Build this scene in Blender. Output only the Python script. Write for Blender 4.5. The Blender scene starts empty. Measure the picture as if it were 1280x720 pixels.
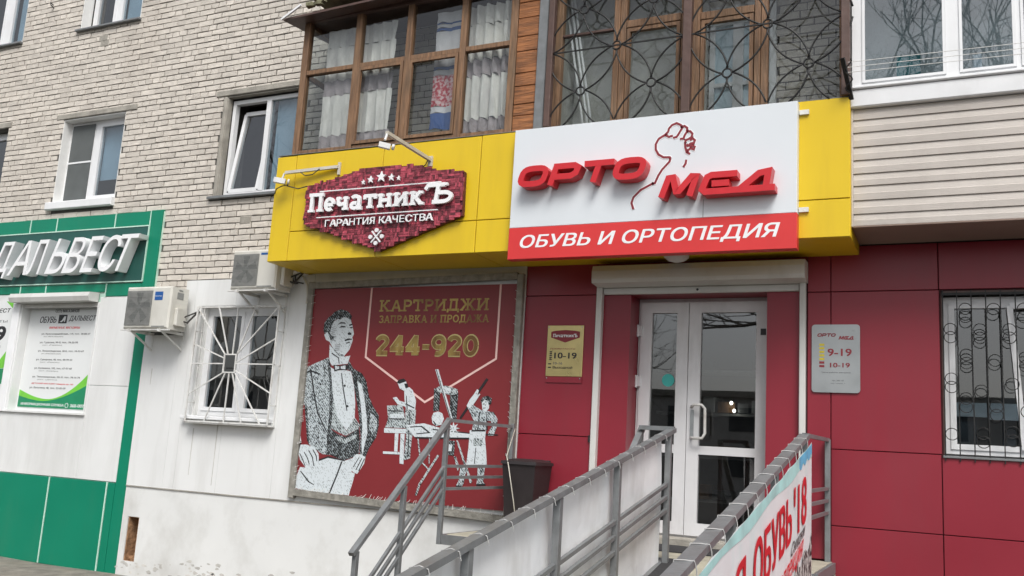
import bpy, bmesh, math, random
from mathutils import Vector, Matrix
random.seed(7)
R_ = math.radians
SC = bpy.context.scene
COL = SC.collection
# ------------------------------------------------------------------ camera, sky, sun, exposure
cam = bpy.data.cameras.new('camera'); co = bpy.data.objects.new('camera', cam); COL.objects.link(co)
cam.sensor_width = 36; cam.lens = 1165.46 / 1280 * 36; cam.clip_start = 0.05; cam.clip_end = 2000
r0, r1, r2 = (0.900884, -0.060257, 0.429857), (-0.022082, 0.982673, 0.18403), (-0.433497, -0.175282, 0.883944)
w = lambda v: Vector((v[0], v[2], -v[1]))
cx_, cy_, cz_ = w(r0), -w(r1), -w(r2)
mw = Matrix(((cx_.x, cy_.x, cz_.x), (cx_.y, cy_.y, cz_.y), (cx_.z, cy_.z, cz_.z))).to_4x4()
mw.translation = Vector((0, -8.6, 1.72)); co.matrix_world = mw
SC.camera = co
SUN_EL, SUN_AZ = 50, 148          # degrees; azimuth clockwise from +Y
wd = bpy.data.worlds.new('World'); SC.world = wd; wd.use_nodes = True
nt = wd.node_tree; nt.nodes.clear()
sky = nt.nodes.new('ShaderNodeTexSky'); sky.sky_type = 'NISHITA'; sky.sun_disc = False
sky.sun_elevation = R_(SUN_EL); sky.sun_rotation = R_(SUN_AZ); sky.air_density = 1.0; sky.dust_density = 3.0
hs = nt.nodes.new('ShaderNodeHueSaturation'); hs.inputs['Saturation'].default_value = 0.30
bg = nt.nodes.new('ShaderNodeBackground'); bg.inputs['Strength'].default_value = 0.15
wo = nt.nodes.new('ShaderNodeOutputWorld')
nt.links.new(sky.outputs[0], hs.inputs['Color']); nt.links.new(hs.outputs[0], bg.inputs[0]); nt.links.new(bg.outputs[0], wo.inputs[0])
sl = bpy.data.lights.new('sun', 'SUN'); sl.energy = 2.0; sl.angle = R_(25); sl.color = (1, .97, .93)
so = bpy.data.objects.new('sun', sl); COL.objects.link(so)
sd = Vector((math.sin(R_(SUN_AZ)) * math.cos(R_(SUN_EL)), math.cos(R_(SUN_AZ)) * math.cos(R_(SUN_EL)), math.sin(R_(SUN_EL))))
so.rotation_euler = sd.to_track_quat('Z', 'Y').to_euler(); so.location = sd * 60
SC.view_settings.view_transform = 'Standard'; SC.view_settings.look = 'None'; SC.view_settings.exposure = 0.36; SC.view_settings.gamma = 1
SC.cycles.max_bounces = 7; SC.cycles.transparent_max_bounces = 16; SC.cycles.caustics_reflective = False; SC.cycles.caustics_refractive = False

# ------------------------------------------------------------------ materials
def srgb(h):
    v = [int(h[i:i + 2], 16) / 255 for i in (0, 2, 4)]
    return tuple(c / 12.92 if c <= .04045 else ((c + .055) / 1.055) ** 2.4 for c in v) + (1,)
def mat(name, col, rough=.6, metal=0, var=.12, vs=6.0, bump=.1, bs=60.0, stretch=(1, 1, 1), tone=None, toneamt=.5,
        dirt=None, dirtamt=.5, dirts=1.5, coat=0, spec=.5, trans=0, aniso=None, dlo=.5, dhi=.75, dstretch=.35):
    m = bpy.data.materials.new(name); m.use_nodes = True; n = m.node_tree.nodes; l = m.node_tree.links
    b = n['Principled BSDF']; b.inputs['Metallic'].default_value = metal
    b.inputs['Coat Weight'].default_value = coat; b.inputs['Specular IOR Level'].default_value = spec
    if isinstance(col, str): col = srgb(col)
    geo = n.new('ShaderNodeNewGeometry'); mp = n.new('ShaderNodeMapping'); mp.inputs['Scale'].default_value = stretch
    l.new(geo.outputs['Position'], mp.inputs['Vector'])
    nz = n.new('ShaderNodeTexNoise'); nz.inputs['Scale'].default_value = vs; nz.inputs['Detail'].default_value = 6
    l.new(mp.outputs[0], nz.inputs['Vector'])
    mr = n.new('ShaderNodeMapRange'); mr.inputs[1].default_value = .3; mr.inputs[2].default_value = .7
    mr.inputs[3].default_value = 1 - var; mr.inputs[4].default_value = 1 + var
    l.new(nz.outputs['Fac'], mr.inputs[0])
    vm = n.new('ShaderNodeVectorMath'); vm.operation = 'SCALE'; vm.inputs[0].default_value = col[:3]
    l.new(mr.outputs[0], vm.inputs['Scale']); cur = vm.outputs[0]
    if tone:
        if tone == 'attr':
            a = n.new('ShaderNodeAttribute'); a.attribute_name = 'tone'; src = a.outputs['Fac']
        else:
            a = n.new('ShaderNodeObjectInfo'); src = a.outputs['Random']
        mt = n.new('ShaderNodeMapRange'); mt.inputs[3].default_value = 1 - toneamt; mt.inputs[4].default_value = 1 + toneamt
        l.new(src, mt.inputs[0]); v2 = n.new('ShaderNodeVectorMath'); v2.operation = 'SCALE'
        l.new(cur, v2.inputs[0]); l.new(mt.outputs[0], v2.inputs['Scale']); cur = v2.outputs[0]
    if dirt:
        dz = n.new('ShaderNodeTexNoise'); dz.inputs['Scale'].default_value = dirts; dz.inputs['Detail'].default_value = 8; dz.inputs['Roughness'].default_value = .65
        mp2 = n.new('ShaderNodeMapping'); mp2.inputs['Location'].default_value = (3.1, 1.7, 9.2); mp2.inputs['Scale'].default_value = (1, 1, dstretch)
        l.new(geo.outputs['Position'], mp2.inputs['Vector']); l.new(mp2.outputs[0], dz.inputs['Vector'])
        dm = n.new('ShaderNodeMapRange'); dm.inputs[1].default_value = dlo; dm.inputs[2].default_value = dhi; dm.inputs[4].default_value = dirtamt
        l.new(dz.outputs['Fac'], dm.inputs[0]); mx = n.new('ShaderNodeMix'); mx.data_type = 'RGBA'
        l.new(dm.outputs[0], mx.inputs[0]); l.new(cur, mx.inputs[6]); mx.inputs[7].default_value = srgb(dirt); cur = mx.outputs[2]
    l.new(cur, b.inputs['Base Color'])
    rr = n.new('ShaderNodeMapRange'); rr.inputs[3].default_value = max(0, rough - .1); rr.inputs[4].default_value = min(1, rough + .1)
    l.new(nz.outputs['Fac'], rr.inputs[0]); l.new(rr.outputs[0], b.inputs['Roughness'])
    if bump:
        bz = n.new('ShaderNodeTexNoise'); bz.inputs['Scale'].default_value = bs; bz.inputs['Detail'].default_value = 5
        l.new(mp.outputs[0], bz.inputs['Vector']); bp = n.new('ShaderNodeBump'); bp.inputs['Strength'].default_value = bump; bp.inputs['Distance'].default_value = .02
        l.new(bz.outputs['Fac'], bp.inputs['Height']); l.new(bp.outputs[0], b.inputs['Normal'])
    return m
def glassmat(name, tint=(.8, .84, .85), ior=1.6, wav=.02):
    m = bpy.data.materials.new(name); m.use_nodes = True; n = m.node_tree.nodes; l = m.node_tree.links; n.clear()
    o = n.new('ShaderNodeOutputMaterial'); mx = n.new('ShaderNodeMixShader'); t = n.new('ShaderNodeBsdfTransparent'); g = n.new('ShaderNodeBsdfGlossy')
    t.inputs[0].default_value = tint + (1,); g.inputs['Roughness'].default_value = 0.01; g.inputs[0].default_value = (1, 1, 1, 1)
    f = n.new('ShaderNodeFresnel'); f.inputs[0].default_value = ior
    geo = n.new('ShaderNodeNewGeometry'); nz = n.new('ShaderNodeTexNoise'); nz.inputs['Scale'].default_value = 2.5; nz.inputs['Detail'].default_value = 1
    l.new(geo.outputs['Position'], nz.inputs['Vector']); bp = n.new('ShaderNodeBump'); bp.inputs['Strength'].default_value = 1; bp.inputs['Distance'].default_value = wav * .012
    l.new(nz.outputs['Fac'], bp.inputs['Height']); l.new(bp.outputs[0], g.inputs['Normal']); inv = n.new('ShaderNodeMath'); inv.operation = 'SUBTRACT'; inv.inputs[0].default_value = 1; l.new(geo.outputs['Backfacing'], inv.inputs[1])
    mu = n.new('ShaderNodeMath'); mu.operation = 'MULTIPLY'; l.new(f.outputs[0], mu.inputs[0]); l.new(inv.outputs[0], mu.inputs[1]); l.new(mu.outputs[0], mx.inputs[0])
    l.new(t.outputs[0], mx.inputs[1]); l.new(g.outputs[0], mx.inputs[2]); l.new(mx.outputs[0], o.inputs[0]); return m
def speckle(name, a, b, sc=70, lo=.45, hi=.55):
    m = bpy.data.materials.new(name); m.use_nodes = True; n = m.node_tree.nodes; l = m.node_tree.links; bs = n['Principled BSDF']
    geo = n.new('ShaderNodeNewGeometry'); nz = n.new('ShaderNodeTexNoise'); nz.inputs['Scale'].default_value = sc; nz.inputs['Detail'].default_value = 2
    l.new(geo.outputs['Position'], nz.inputs['Vector']); r = n.new('ShaderNodeMapRange'); r.inputs[1].default_value = lo; r.inputs[2].default_value = hi
    l.new(nz.outputs['Fac'], r.inputs[0]); mx = n.new('ShaderNodeMix'); mx.data_type = 'RGBA'; l.new(r.outputs[0], mx.inputs[0])
    mx.inputs[6].default_value = srgb(a); mx.inputs[7].default_value = srgb(b); l.new(mx.outputs[2], bs.inputs['Base Color']); bs.inputs['Roughness'].default_value = .55
    return m
def engrave(name, dark, light, thr, nsc=46, amt=.9, wsc=20):
    m = bpy.data.materials.new(name); m.use_nodes = True; n = m.node_tree.nodes; l = m.node_tree.links; bs = n['Principled BSDF']
    geo = n.new('ShaderNodeNewGeometry'); wv = n.new('ShaderNodeTexWave'); wv.bands_direction = 'DIAGONAL'; wv.inputs['Scale'].default_value = wsc; wv.inputs['Distortion'].default_value = 6; wv.inputs['Detail Scale'].default_value = 2
    nz = n.new('ShaderNodeTexNoise'); nz.inputs['Scale'].default_value = nsc; nz.inputs['Detail'].default_value = 4
    l.new(geo.outputs['Position'], wv.inputs['Vector']); l.new(geo.outputs['Position'], nz.inputs['Vector'])
    s = n.new('ShaderNodeMath'); s.operation = 'MULTIPLY_ADD'; l.new(nz.outputs['Fac'], s.inputs[0]); s.inputs[1].default_value = 4.0; l.new(wv.outputs['Fac'], s.inputs[2])
    r = n.new('ShaderNodeMapRange'); r.inputs[1].default_value = thr - .42; r.inputs[2].default_value = thr + .42; l.new(s.outputs[0], r.inputs[0])
    mx = n.new('ShaderNodeMix'); mx.data_type = 'RGBA'; l.new(r.outputs[0], mx.inputs[0]); mx.inputs[6].default_value = srgb(dark); mx.inputs[7].default_value = srgb(light)
    l.new(mx.outputs[2], bs.inputs['Base Color']); bs.inputs['Roughness'].default_value = .55; return m
M = {}
M['brick'] = mat('brick_face', (.60, .555, .495), .9, var=.08, vs=9, bump=.5, bs=70, tone='attr', toneamt=.11, dirt='a09488', dirtamt=.3, dirts=1.1)
M['brick_one'] = mat('brick_face_single', (.60, .555, .495), .9, var=.08, vs=9, bump=.5, bs=70, tone='obj', toneamt=.11, dirt='a09488', dirtamt=.3, dirts=1.1)
M['mortar'] = mat('mortar', (.10, .095, .085), .95, var=.2, vs=14, bump=.6, bs=80)
M['concrete'] = mat('concrete', (.34, .32, .28), .9, var=.2, vs=7, bump=.5, bs=50, dirt='5f5b50', dirtamt=.6, dirts=3)
M['lichen'] = mat('lichen_concrete', (.25, .24, .15), .95, var=.35, vs=9, bump=.8, bs=40, dirt='4a4838', dirtamt=.8, dirts=5)
M['plaster'] = mat('white_reveal', (.78, .78, .76), .7, var=.05, vs=5, bump=.15, bs=30)
M['pvc'] = mat('white_plastic', (.74, .75, .76), .35, var=.04, vs=4, bump=.02, bs=10, dirt='a8a6a0', dirtamt=.25, dirts=2)
M['doorpvc'] = mat('door_plastic', (.66, .66, .67), .35, var=.05, vs=4, bump=.02, bs=10, dirt='8e8c88', dirtamt=.4, dirts=2.5)
M['glass'] = glassmat('window_glass', (.70, .75, .78), 2.05, .02)
M['oldglass'] = glassmat('old_window_glass', (.84, .86, .86), 1.6, .06)
M['doorglass'] = glassmat('door_glass', (.6, .62, .62), 2.15, .015)
M['sash'] = mat('mesh_screen', (.10, .11, .11), .8, var=.1, bump=.1)
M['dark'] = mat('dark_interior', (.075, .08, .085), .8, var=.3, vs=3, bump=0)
M['blue_in'] = mat('pale_blue_panel', (.56, .70, .78), .8, var=.1, vs=3, bump=.1, bs=10)  # pale blue standing in for sky mirrored in the window panes
M['green'] = mat('green_panel', (.002, .20, .115), .38, var=.05, vs=1.3, bump=.04, bs=1.6, dirt='3c7a60', dirtamt=.3, dirts=2.5, dstretch=.2, spec=.3)
M['dkgreen'] = mat('dark_green_board', (.012, .075, .062), .42, var=.1, vs=2, bump=.03, bs=2)
M['mintstrip'] = mat('pale_green_strip', (.50, .70, .60), .5, var=.06)
M['whitewall'] = mat('white_cladding', (.72, .73, .725), .5, var=.03, vs=1.5, bump=.05, bs=2.2, dirt='96948c', dirtamt=.34, dirts=2.2, dstretch=.16, dlo=.48, dhi=.8)
M['plinth'] = mat('white_plinth', (.70, .71, .70), .55, var=.04, vs=1.5, bump=.08, bs=2, dirt='8f8b80', dirtamt=.42, dirts=1.1, dlo=.47, dhi=.72, dstretch=.8)
M['stain'] = mat('grey_stain', (.50, .49, .46), .8, var=.3, vs=7)
M['red'] = mat('red_panel', (.235, .020, .034), .34, var=.06, vs=1.2, bump=.05, bs=1.4, dirt='733a40', dirtamt=.35, dirts=2.6, dstretch=.15, dlo=.5, dhi=.8, spec=.45)
M['redback'] = mat('dark_red_joint', (.05, .008, .01), .8)
M['yellow'] = mat('yellow_panel', (.68, .475, .012), .34, var=.04, vs=1, bump=.03, bs=1.2, dirt='a8842a', dirtamt=.3, dirts=3.2, dstretch=.12, dlo=.48, dhi=.8)
M['yellowback'] = mat('dark_joint', (.10, .07, .01), .8)
M['signwhite'] = mat('sign_silver', (.66, .70, .73), .35, metal=.0, var=.03, vs=1, bump=.02, bs=2)
M['signred'] = mat('sign_red', (.62, .035, .035), .4, var=.05, vs=3, bump=.02, bs=3)
M['letterred'] = mat('letter_red', (.55, .018, .026), .35, var=.06, vs=6, bump=.05, bs=12)
M['letterside'] = mat('letter_side_red', (.42, .015, .025), .4, var=.06, vs=6)
M['white'] = mat('white_letter', (.80, .81, .82), .45, var=.03, vs=5, bump=.03)
M['shutter'] = mat('shutter_white', (.60, .60, .58), .4, var=.05, vs=2, bump=.03, bs=6, dirt='8a867c', dirtamt=.4, dirts=2)
M['siding'] = mat('beige_siding', (.50, .46, .42), .6, var=.05, vs=2, bump=.15, bs=25, stretch=(1, 1, 8), dirt='8d857c', dirtamt=.35, dirts=1.3)
M['soffit'] = mat('brown_soffit', (.22, .16, .13), .8, var=.1, vs=2)
M['wood'] = mat('old_wood', (.19, .105, .055), .65, var=.4, vs=6, bump=.5, bs=14, stretch=(6, 6, .6), dirt='6d5a44', dirtamt=.7, dirts=3)
M['woodh'] = mat('old_wood_plank', (.27, .105, .035), .55, var=.45, vs=5, bump=.5, bs=12, stretch=(.7, 6, 8), dirt='3c2412', dirtamt=.7, dirts=3)
M['brownpaint'] = mat('brown_paint', (.085, .048, .038), .5, var=.2, vs=8, bump=.2, bs=20)
M['iron'] = mat('wrought_iron', (.018, .018, .018), .5, metal=.3, var=.3, vs=20, bump=.1)
M['steel'] = mat('grey_paint_steel', (.19, .20, .205), .4, metal=.2, var=.15, vs=10, bump=.12, bs=35, dirt='5a5048', dirtamt=.35, dirts=6)
M['whitesteel'] = mat('white_paint_steel', (.66, .66, .64), .5, var=.12, vs=12, bump=.1, dirt='80705c', dirtamt=.5, dirts=8)
M['ac'] = mat('ac_casing', (.60, .59, .54), .45, var=.05, vs=4, bump=.02, dirt='8c8472', dirtamt=.45, dirts=3.5)
M['acgrill'] = mat('ac_grille', (.24, .245, .235), .6, var=.15, vs=20)
M['acblue'] = mat('blue_badge', (.01, .09, .32), .4)
M['bannerred'] = mat('banner_red_print', (.20, .02, .024), .42, var=.05, vs=2, bump=.12, bs=2.4)
M['pink'] = mat('pink_outline_print', (.74, .50, .46), .5, var=.04)
M['gold'] = mat('gold_print', (.42, .31, .09), .35, metal=.35, var=.3, vs=2.2, bump=.05, dirt='5e3022', dirtamt=.75, dirts=3.2, dlo=.42, dhi=.6)
M['goldplate'] = mat('gold_plate', (.55, .45, .20), .3, metal=.75, var=.15, vs=5, bump=.03)
M['silver'] = mat('silver_plate', (.36, .38, .385), .34, metal=.5, var=.1, vs=4, bump=.03)
M['maroon'] = mat('maroon_print', (.22, .02, .03), .5)
M['black'] = mat('black_print', (.015, .015, .017), .5)
M['greytext'] = mat('grey_print', (.12, .12, .12), .5)
M['frame'] = mat('weathered_frame', (.26, .25, .22), .8, var=.25, vs=14, bump=.5, bs=30, dirt='4f4a40', dirtamt=.7, dirts=7)
M['pw'] = engrave('print_white', '7c8486', 'ccd4d8', 1.75)
M['pg'] = engrave('print_grey', '262a2c', 'b8c2c4', 2.3)
M['ps'] = engrave('print_speckle_light', '303638', 'bcc6ca', 2.35)
M['pd'] = engrave('print_speckle_dark', '101314', '9aa4a8', 2.9, 40)
M['tilered'] = mat('red_tile', (.27, .042, .062), .5, var=.3, vs=25, bump=.3, bs=50, tone='attr', toneamt=.7)
M['paper'] = mat('poster_white', (.70, .72, .72), .45, var=.02, vs=3, bump=.02)
M['posterlime'] = mat('poster_lime', (.16, .52, .05), .45)
M['postergreen'] = mat('poster_green', (.01, .22, .10), .45)
M['vinyl'] = mat('white_vinyl_sheet', (.86, .87, .88), .42, var=.04, vs=3, bump=.8, bs=4.5, dirt='b4b2ac', dirtamt=.5, dirts=2.4)
M['vinyl2'] = mat('printed_vinyl', (.80, .81, .82), .4, var=.04, vs=4, bump=.3, bs=3.5, dirt='b8e0dc', dirtamt=.6, dirts=1.6)
M['teal'] = mat('aqua_print', (.42, .72, .70), .4, var=.2, vs=5, bump=.3, bs=3.5)
M['sky_print'] = mat('sky_blue_print', (.12, .48, .72), .4, var=.2, vs=7)
M['printred'] = mat('red_letter_print', (.62, .02, .03), .4)
M['shoes'] = speckle('shoe_photo_print', '1c1c1e', 'c8c4c0', 22, .42, .60)
M['floor'] = mat('concrete_tread', (.40, .38, .30), .85, var=.12, vs=9, bump=.3, bs=40, dirt='6c675a', dirtamt=.5, dirts=5)
M['rubber'] = mat('rubber_mat', (.03, .03, .032), .85, var=.2, bump=.3)
M['bin'] = mat('bin_plastic', (.022, .017, .018), .5, var=.15, vs=5, bump=.05)
M['cable'] = mat('cable', (.04, .038, .035), .6)
M['cream'] = mat('cream_pipe', (.52, .49, .42), .5)
M['camwhite'] = mat('camera_white', (.6, .6, .6), .4)
M['curtain'] = mat('net_curtain', (.76, .73, .69), .9, var=.12, vs=12, bump=.3, bs=25, stretch=(1, 1, .4), dirt='8a8088', dirtamt=.6, dirts=4)
M['curtain2'] = mat('mauve_curtain_band', (.40, .35, .36), .9, var=.2, vs=12)
M['clothw'] = mat('white_towel', (.66, .64, .66), .9, var=.1)
M['clothr'] = speckle('red_pattern_towel', 'b02a3a', 'd8b8b8', 30, .42, .58)
M['clothb'] = mat('blue_stripe', (.06, .12, .32), .9)
M['asphalt'] = mat('asphalt', (.06, .058, .055), .9, var=.3, vs=3, bump=.5, bs=60, dirt='6d655a', dirtamt=.4, dirts=.8)
M['pave'] = mat('dusty_pavement', (.20, .18, .155), .95, var=.3, vs=5, bump=.8, bs=30, dirt='8a7f70', dirtamt=.6, dirts=2.5)
M['bark'] = mat('bark', (.10, .085, .07), .9, var=.3, vs=9, bump=.6, bs=30)
M['farwall'] = mat('far_block_wall', (.55, .53, .50), .9, var=.1, vs=2)
M['tealcloth'] = mat('teal_curtain', (.03, .22, .22), .85, var=.15, vs=6)
M['ins'] = mat('brown_insulation', (.30, .17, .09), .95, var=.4, vs=12, bump=.8, bs=25)
M['ibrick'] = mat('inner_white_wall', (.50, .50, .47), .85, var=.15, vs=4, bump=.3, bs=20)
M['shoproom'] = mat('shop_room', (.22, .20, .18), .8, var=.3, vs=2.5, bump=0)
M['tie'] = mat('tie_cord', (.42, .42, .41), .6)
em = bpy.data.materials.new('bulb_glow'); em.use_nodes = True; em.node_tree.nodes['Principled BSDF'].inputs['Emission Color'].default_value = (1, .96, .88, 1); em.node_tree.nodes['Principled BSDF'].inputs['Emission Strength'].default_value = 12; M['bulb'] = em
M['yy'] = mat('yellow_mark', (.55, .45, .04), .5)

# ------------------------------------------------------------------ object helpers
WL = {}
def thing(name, loc, label, cat, group=None):
    o = bpy.data.objects.new(name, None); COL.objects.link(o); o.location = loc; o.empty_display_size = .1
    o['label'] = label; o['category'] = cat
    if group: o['group'] = group
    WL[o.name] = Vector(loc); return o
def place(o, c, parent):
    WL[o.name] = Vector(c)
    if parent is not None:
        o.parent = parent; o.location = Vector(c) - WL[parent.name]
    else: o.location = c
def mk(name, vs, fs, m, parent=None, smooth=False, tones=None, mats=None, fm=None):
    xs = [v[0] for v in vs]; ys = [v[1] for v in vs]; zs = [v[2] for v in vs]
    c = Vector(((min(xs) + max(xs)) / 2, (min(ys) + max(ys)) / 2, (min(zs) + max(zs)) / 2))
    if parent is None: c.z = min(zs)
    me = bpy.data.meshes.new(name); me.from_pydata([(v[0] - c.x, v[1] - c.y, v[2] - c.z) for v in vs], [], fs)
    me.materials.append(m)
    if mats:
        for x in mats: me.materials.append(x)
        me.polygons.foreach_set('material_index', fm)
    if tones:
        at = me.attributes.new('tone', 'FLOAT', 'FACE'); at.data.foreach_set('value', tones)
    if smooth: me.polygons.foreach_set('use_smooth', [True] * len(me.polygons))
    me.update()
    o = bpy.data.objects.new(name, me); COL.objects.link(o); place(o, c, parent); return o
class MB:
    def __init__(s): s.v = []; s.f = []; s.t = []; s.m = []
    def add(s, vs, fs, tone=.5, mi=0):
        k = len(s.v); s.v += [tuple(v) for v in vs]; s.f += [tuple(i + k for i in f) for f in fs]; s.t += [tone] * len(fs); s.m += [mi] * len(fs); return s
    def box(s, x0, x1, y0, y1, z0, z1, tone=.5, j=0, mi=0):
        q = [(x, y, z) for x in (x0, x1) for y in (y0, y1) for z in (z0, z1)]
        if j: q = [(a + random.uniform(-j, j), b + (random.uniform(-j, j) if b == y0 else 0), c + random.uniform(-j, j)) for a, b, c in q]
        return s.add(q, [(0, 1, 3, 2), (4, 6, 7, 5), (0, 4, 5, 1), (2, 3, 7, 6), (0, 2, 6, 4), (1, 5, 7, 3)], tone, mi)
    def bbox(s, x0, x1, y0, y1, z0, z1, b=.004, mi=0):     # box with bevelled front rim (front = y0)
        o = [(x0, y1, z0), (x1, y1, z0), (x1, y1, z1), (x0, y1, z1)]
        p = [(x0, y0 + b, z0), (x1, y0 + b, z0), (x1, y0 + b, z1), (x0, y0 + b, z1)]
        q = [(x0 + b, y0, z0 + b), (x1 - b, y0, z0 + b), (x1 - b, y0, z1 - b), (x0 + b, y0, z1 - b)]
        f = [(3, 2, 1, 0), (8, 9, 10, 11)]
        for k in range(4):
            n = (k + 1) % 4; f += [(k, n, 4 + n, 4 + k), (4 + k, 4 + n, 8 + n, 8 + k)]
        return s.add(o + p + q, f, .5, mi)
    def bar(s, a, b, wx, wz=None, up=(0, 0, 1), tone=.5, mi=0):
        a, b = Vector(a), Vector(b); wz = wz or wx; d = (b - a).normalized(); u = Vector(up)
        if abs(d.dot(u)) > .98: u = Vector((0, 1, 0))
        sx = d.cross(u).normalized() * wx / 2; sz = sx.cross(d).normalized() * wz / 2
        q = [p + i * sx + k * sz for p in (a, b) for i, k in ((-1, -1), (1, -1), (1, 1), (-1, 1))]
        return s.add(q, [(0, 3, 2, 1), (4, 5, 6, 7), (0, 1, 5, 4), (1, 2, 6, 5), (2, 3, 7, 6), (3, 0, 4, 7)], tone, mi)
    def tube(s, pts, r, n=8, closed=False, mi=0):
        pts = [Vector(p) for p in pts]; N = len(pts); rs = r if isinstance(r, (list, tuple)) else [r] * N; vs = []; fs = []
        pu = None
        for i, p in enumerate(pts):
            d = (pts[(i + 1) % N] - pts[i - 1]) if closed else (pts[min(i + 1, N - 1)] - pts[max(i - 1, 0)])
            d.normalize()
            if pu is None: u = d.orthogonal().normalized()
            else: u = (pu - d * pu.dot(d)); u = u.normalized() if u.length > 1e-5 else d.orthogonal().normalized()
            pu = u; v = d.cross(u)
            for k in range(n): vs.append(p + (u * math.cos(2 * math.pi * k / n) + v * math.sin(2 * math.pi * k / n)) * rs[i])
        for i in range(N if closed else N - 1):
            for k in range(n):
                a, b = i * n + k, i * n + (k + 1) % n; c, d2 = ((i + 1) % N) * n + (k + 1) % n, ((i + 1) % N) * n + k; fs.append((a, b, c, d2))
        if not closed: fs += [tuple(range(n - 1, -1, -1)), tuple(range((N - 1) * n, N * n))]
        return s.add(vs, fs, .5, mi)
    def cyl(s, a, b, r, n=16, r2=None, mi=0): return s.tube([a, b], [r, r2 if r2 is not None else r], n, mi=mi)
    def prism(s, pts, y0, y1, f=None, tone=.5, mi=0):      # (x,z) convex/simple polygon, front y0
        n = len(pts); A = sum(pts[i][0] * pts[(i + 1) % n][1] - pts[(i + 1) % n][0] * pts[i][1] for i in range(n))
        if A < 0: pts = pts[::-1]
        vs = [(x, y0, z) for x, z in pts] + [(x, y1, z) for x, z in pts]
        if f: vs = [f(*v) for v in vs]
        return s.add(vs, [tuple(range(n)), tuple(range(2 * n - 1, n - 1, -1))] + [(i, n + i, n + (i + 1) % n, (i + 1) % n) for i in range(n)], tone, mi)
    def ribbon(s, pts, wd, y0, y1, closed=False, f=None, capx=0, mi=0):   # stroke of width wd in the (x,z) plane
        P = [Vector(p) for p in pts]; n = len(P); L = []; Rr = []
        for i in range(n):
            a = P[i - 1] if (i > 0 or closed) else None; b = P[(i + 1) % n] if (i < n - 1 or closed) else None
            d1 = (P[i] - a).normalized() if a is not None else None; d2 = (b - P[i]).normalized() if b is not None else None
            if d1 is None: d1 = d2
            if d2 is None: d2 = d1
            t = (d1 + d2); t = t.normalized() if t.length > 1e-4 else d1
            nn = Vector((-t.y, t.x)); c = max(.45, abs(nn.dot(Vector((-d1.y, d1.x))))); h = wd / 2 / c
            L.append(P[i] + nn * h); Rr.append(P[i] - nn * h)
        vs = [(p.x, y0, p.y) for p in L] + [(p.x, y0, p.y) for p in Rr] + [(p.x, y1, p.y) for p in L] + [(p.x, y1, p.y) for p in Rr]
        if f: vs = [f(*v) for v in vs]
        fs = []
        for i in range(n if closed else n - 1):
            j = (i + 1) % n; fs += [(i, n + i, n + j, j), (2 * n + i, 2 * n + j, 3 * n + j, 3 * n + i), (i, j, 2 * n + j, 2 * n + i), (n + i, 3 * n + i, 3 * n + j, n + j)]
        if not closed: fs += [(0, 2 * n, 3 * n, n), (n - 1, 2 * n - 1, 4 * n - 1, 3 * n - 1)]
        return s.add(vs, fs, .5, mi)
    def build(s, name, m, parent=None, smooth=False, tone=False, mats=None):
        return mk(name, s.v, s.f, m, parent, smooth, s.t if tone else None, mats, s.m if mats else None)
def B(name, x0, x1, y0, y1, z0, z1, m, parent=None, b=0):
    q = MB(); (q.bbox(x0, x1, y0, y1, z0, z1, b) if b else q.box(x0, x1, y0, y1, z0, z1)); return q.build(name, m, parent)
def tag(o, label, cat, group=None):
    o['label'] = label; o['category'] = cat
    if group: o['group'] = group
    return o
def dup(o, c, parent, name=None):
    k = o.copy(); COL.objects.link(k); place(k, c, parent); return k
from mathutils.geometry import delaunay_2d_cdt
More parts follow.
